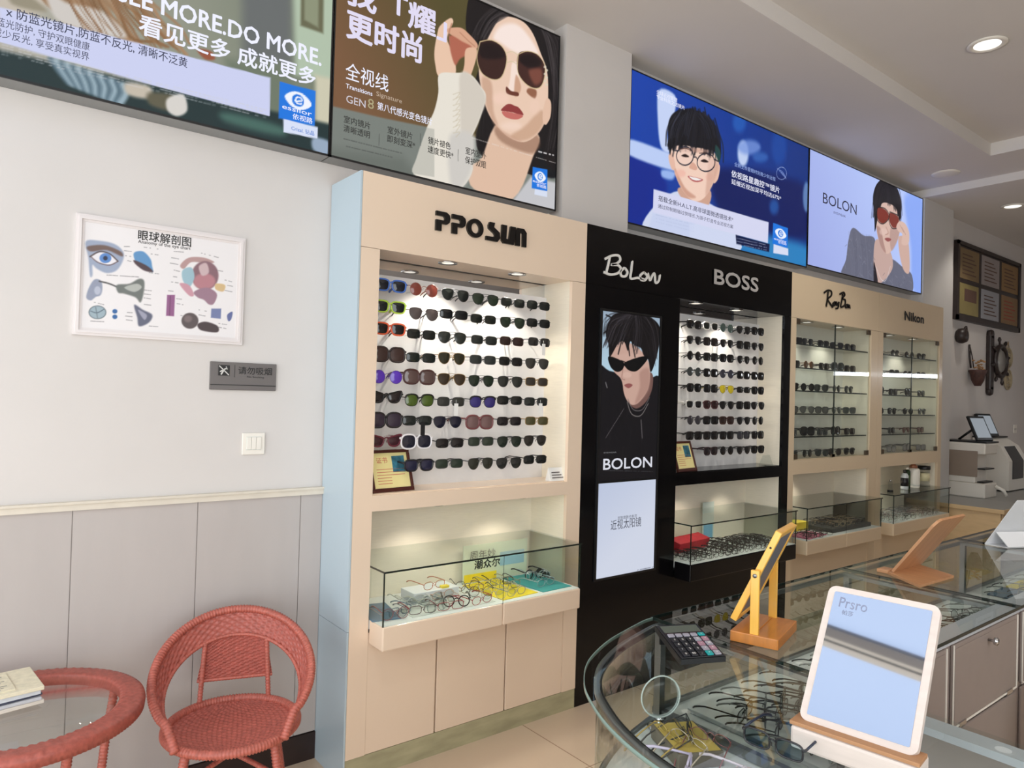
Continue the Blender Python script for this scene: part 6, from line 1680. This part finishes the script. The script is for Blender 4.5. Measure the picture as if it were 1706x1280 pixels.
# ================================================================== BACK AREA: DESK, MACHINES, WALL DECORATIONS
t = thing('desk', (7.95, 2.56, 0), 'light wooden desk behind the last cabinet carrying two machines', 'desk', world=True)
MB().rbox(7.745, 9.6, 2.17, 2.94, .705, .73, .006).rbox(7.05, 7.745, 2.17, 2.835, .705, .73, .006).build('desktop', M['desktop'], t)
MB().rbox(7.045, 9.605, 2.155, 2.17, .695, .732, .004).rbox(7.035, 7.05, 2.155, 2.83, .695, .732, .004).build('edge_band', M['deskwood'], t)
MB().box(7.06, 7.085, 2.19, 2.83, 0, .704).build('end_panel', M['deskwood'], t)
MB().box(7.085, 9.6, 2.75, 2.77, .2, .704).build('modesty_panel', M['deskwood'], t)
for k in range(3):
    d = MB().rbox(7.10 + k * .55, 7.62 + k * .55, 2.185, 2.20, .50, .69, .003).build('drawer', M['deskwood'], t)
    MB().lathe([(.012, 0), (.014, -.02), (.001, -.022)], c=(7.36 + k * .55, 2.185, .6), n=16, axis='y').build('knob', M['blackmat'], None).parent = d

def screen_unit(parent, x, y, z, lean=.42, rz=0.0):
    T = Matrix.Translation((x, y, z)) @ Matrix.Rotation(rz, 4, 'Z') @ Matrix.Rotation(-lean, 4, 'X')
    s = MB().rbox(-.12, .12, -.012, .012, 0, .26, .006).mat4(T).build('tilting_screen', M['blackmat'], parent)
    MB().box(-.10, .10, -.0135, -.012, .03, .235).mat4(T).build('screen_glass', emit_mat('screen_glare_glow', (150, 158, 166), .8), None).parent = s  # glow stands in for white reflections on the screen
    T2 = Matrix.Translation((x, y, z)) @ Matrix.Rotation(rz, 4, 'Z')
    MB().tube([T2 @ Vector((0, .13, .10)), T2 @ Vector((0, .26, 0))], .012, 8).build('screen_strut', M['blackmat'], parent)
t = thing('lens_machine', (7.87, 2.70, .73), 'ivory lens machine with a taupe side panel and tilting screen, nearer on the desk', 'machine', world=True)
m = MB()
m.rbox(7.745, 8.06, 2.535, 2.93, .73, .87, .012).rbox(7.745, 8.04, 2.62, 2.93, .87, 1.19, .012).rbox(7.745, 8.06, 2.535, 2.93, 1.15, 1.26, .015)
m.build('housing', M['machine'], t)
MB().rbox(7.735, 7.746, 2.60, 2.86, .93, 1.18, .003).build('side_panel', M['machbrown'], t)
MB().rbox(7.75, 8.08, 2.53, 2.94, 1.26, 1.275, .005).build('top_plate', M['blackmat'], t)
MB().rbox(7.80, 8.05, 2.555, 2.64, 1.0, 1.012, .003).rbox(7.80, 8.05, 2.565, 2.64, .875, .885, .003).build('inner_shelf', M['blackmat'], t)
MB().tube([(8.0, 2.53, .84), (8.03, 2.47, .80), (8.05, 2.45, .75)], .016, 10).build('outlet_spout', M['plate'], t)
screen_unit(t, 7.92, 2.60, 1.276, rz=-.25)
t = thing('lens_machine', (8.9, 2.78, .73), 'ivory lens machine with a dark curved window, farther along the desk', 'machine', world=True)
m = MB(); m.prism([(2.60, .745), (2.94, .745), (2.94, 1.28), (2.80, 1.28), (2.68, 1.20), (2.60, 1.05)], 8.60, 9.15, axis='x')
m.build('housing', M['machine'], t)
MB().prism([(2.594, .86), (2.612, .86), (2.612, 1.04), (2.690, 1.19), (2.678, 1.198), (2.594, 1.05)], 8.70, 9.02, axis='x').build('curved_window', M['blackscreen'], t)
MB().rbox(8.62, 9.13, 2.62, 2.92, .73, .746, .004).build('foot_plate', M['blackmat'], t)
MB().rbox(8.60, 9.15, 2.78, 2.945, 1.28, 1.295, .005).build('top_plate', M['blackmat'], t)
screen_unit(t, 8.72, 2.80, 1.296, rz=-.25)

# framed certificates on the far wall
t = thing('certificate_board', (8.97, YW, 2.49), 'dark framed board of six certificates on the far left wall', 'framed board', world=True)
x0, x1, zb, zt2 = 8.035, 9.91, 2.505, 3.325
MB().box(x0, x1, YW - .03, YW, zb, zt2).build('backing', M['darkwood'], t)
fr = MB()
for a, b, c_, d in ((x0, x1, zb, zb + .05), (x0, x1, zt2 - .04, zt2), (x0, x0 + .05, zb, zt2), (x1 - .05, x1, zb, zt2)): fr.box(a, b, YW - .045, YW - .03, c_, d)
fr.build('frame', M['darkwood'], t)
cols = [[(126, 104, 72), (150, 140, 138), (140, 108, 68)], [(138, 124, 78), (158, 158, 164), (136, 106, 72)]]
for r in range(2):
    for k in range(3):
        a = x0 + .07 + k * (x1 - x0 - .06) / 3; b = a + (x1 - x0) / 3 - .10; c_ = zb + .07 + (1 - r) * .37; d = c_ + .32
        s = MB().box(a, b, YW - .033, YW - .030, c_, d).build('certificate_sheet', pbr('certificate_paper', cols[r][k], .5, noise=.06, nscale=8), t)
        pm = MB()
        for q in range(6): pm.box(a + .08, b - .08 - .05 * (q % 3), YW - .0345, YW - .033, c_ + .05 + q * .04, c_ + .062 + q * .04)
        if r == 1 and k == 0: pm = MB().box(a + .14, b - .06, YW - .0345, YW - .033, c_ + .14, d - .05)
        pm.build('print', pbr('certificate_print', (96, 70, 60) if not (r == 1 and k == 2) else (160, 70, 54), .6), None).parent = s
# ship's wheel
t = thing('ship_wheel', (9.12, YW, 2.13), 'dark wooden ship\'s wheel clock mounted on an upright bar on the far wall', 'wall decoration', world=True)
MB().rbox(8.965, 9.075, YW - .05, YW, 1.80, 2.41, .01).lathe([(.045, -.05), (.055, -.03), (.045, 0)], c=(9.02, YW, 2.42), n=16, axis='y').lathe([(.045, -.05), (.055, -.03), (.045, 0)], c=(9.02, YW, 1.79), n=16, axis='y').build('upright_bar', M['darkwood'], t)
wc = Vector((9.24, YW - .06, 2.13))
MB().tube([(wc.x + .17 * math.cos(a), wc.y, wc.z + .17 * math.sin(a)) for a in [k * math.pi / 16 for k in range(32)]], .026, 8, closed=True).build('rim', M['darkwood'], t)
for k in range(8):
    a = k * math.pi / 4 + .2
    d = Vector((math.cos(a), 0, math.sin(a)))
    MB().tube([wc + d * .15, wc + d * .22, wc + d * .245, wc + d * .275], [.012, .012, .020, .010], 8).build('handle_spoke', M['darkwood'], t)
MB().lathe([(.001, -.012), (.12, -.012), (.125, .0), (.125, .06)], c=tuple(wc), n=32, axis='y').build('clock_face', pbr('grey_dial', (150, 146, 140), .3), t)
# camera shaped wall ornament, garland, medallions
t = thing('wall_cup', (8.30, YW, 2.36), 'small dark cup shaped ornament on the far wall', 'wall decoration', world=True)
MB().lathe([(.03, -.10), (.065, -.09), (.08, -.05), (.075, -.02), (.06, 0)], c=(8.16, YW, 2.34), n=20, axis='y').build('cup', M['darkwood'], t)
MB().tube([(8.20, YW - .05, 2.40), (8.25, YW - .05, 2.44), (8.28, YW - .05, 2.36), (8.23, YW - .05, 2.30)], .014, 8).build('handle', M['darkwood'], t)
t = thing('hanging_basket', (8.47, YW, 1.9), 'little hanging basket of dried orange flowers on a dark cord on the far wall', 'wall decoration', world=True)
MB().tube([(8.47, YW - .01, 2.27), (8.45, YW - .02, 2.15), (8.46, YW - .03, 2.02)], .010, 6).tube([(8.47, YW - .01, 2.27), (8.52, YW - .02, 2.15), (8.54, YW - .03, 2.02)], .006, 6).build('cord', M['darkwood'], t)
MB().lathe([(.03, -.12), (.06, -.06), (.07, 0), (.085, .04), (.08, .05)], c=(8.48, YW - .09, 1.95), n=16).build('basket', pbr('brown_basket', (74, 46, 40), .6, noise=.3, nscale=40), t)
fl = MB()
for k in range(26):
    a = RND.uniform(0, 6.28); r = RND.uniform(0, .10)
    p = Vector((8.51 + r * math.cos(a), YW - .10 + r * .6 * math.sin(a), 2.0 + RND.uniform(-.03, .12)))
    fl.lathe([(.002, -.008), (.018, 0), (.006, .01)], c=tuple(p), n=6)
o = fl.build('dried_flowers', pbr('dried_orange', (170, 128, 84), .7, noise=.4, nscale=30), t); o['kind'] = 'stuff'
t = thing('medallion_hanging', (9.62, YW, 2.0), 'two pale openwork medallions hanging one below the other on the far wall', 'wall decoration', world=True)
MB().tube([(9.56, YW - .012, 2.27), (9.62, YW - .012, 2.38), (9.68, YW - .012, 2.27)], .004, 6).tube([(9.62, YW - .012, 2.06), (9.62, YW - .012, 2.10)], .004, 6).build('cord', M['deskwood'], t)
for zc_ in (2.19, 1.94):
    mm = MB()
    for rr, tw in ((.115, .010), (.085, .006), (.05, .008)):
        mm.tube([(9.63 + rr * math.cos(a), YW - .014, zc_ + rr * math.sin(a)) for a in [k * math.pi / 14 for k in range(28)]], tw, 6, closed=True)
    for k in range(8):
        a = k * math.pi / 4; mm.tube([(9.63 + .02 * math.cos(a), YW - .014, zc_ + .02 * math.sin(a)), (9.63 + .12 * math.cos(a), YW - .014, zc_ + .12 * math.sin(a))], .005, 5)
    mm.build('medallion', pbr('straw_medallion', (176, 160, 130), .6), t)
t = thing('wall_socket', (9.92, YW, 1.33), 'pale wall socket on the far wall above the machines', 'socket', world=True)
MB().rbox(9.87, 9.97, YW - .010, YW, 1.31, 1.41, .003).build('plate', M['plate'], t)
for s in (-.02, .02): MB().box(9.92 + s - .004, 9.92 + s + .004, YW - .011, YW - .0095, 1.345, 1.37).build('slot', M['blackmat'], t)

# black bar chair behind the counters at the right edge
t = thing('black_chair', (2.62, .52, 0), 'black upright chair side behind the counter at the right edge of the picture', 'chair', world=True)
MB().rbox(2.60, 2.655, .55, .58, 0, .60, .004).build('leg', M['blackmat'], t)
MB().prism([(2.53, .575), (2.60, .61), (2.635, .69), (2.66, .70), (2.66, .56), (2.60, .56)], .55, .58, axis='y').build('bracket', M['blackmat'], t)
MB().rbox(2.66, 2.80, .545, .585, 0, .78, .006).build('side_panel', M['steel'], t)
MB().rbox(2.60, 2.80, .30, .55, .44, .47, .01).build('seat', M['blackmat'], t)

# glow panels added to light mirror and left wall, with the bulkhead strip between them
for (a, b, lab) in ((-.845, .10, 'luminous white ceiling panel just behind the camera'), (-1.93, -1.005, 'luminous white ceiling panel next to the shopfront')):
    t = thing('added_glow_panel', ((a + b) / 2, 1.1, Z0), lab, 'light', 'luminous ceiling panels', world=True)
    MB().box(a, b, .1, 2.08, Z0 - .02, Z0 - .001).build('glow_sheet', emit_mat('added_panel_glow', (200, 222, 255), 1.5), t)
structure('trim_6', MB().box(-.915, -.845, .1, 2.08, Z0 - .05, Z0 - .001, 0).box(-.94, -.915, .1, 2.08, Z0 - .05, Z0 - .001, 1).box(-.958, -.94, .1, 2.08, Z0 - .05, Z0 - .001, 2).box(-1.005, -.958, .1, 2.08, Z0 - .05, Z0 - .001, 1), [pbr('grey_bulkhead', (132, 126, 122), .6), M['trimcream'], M['blackmat']])
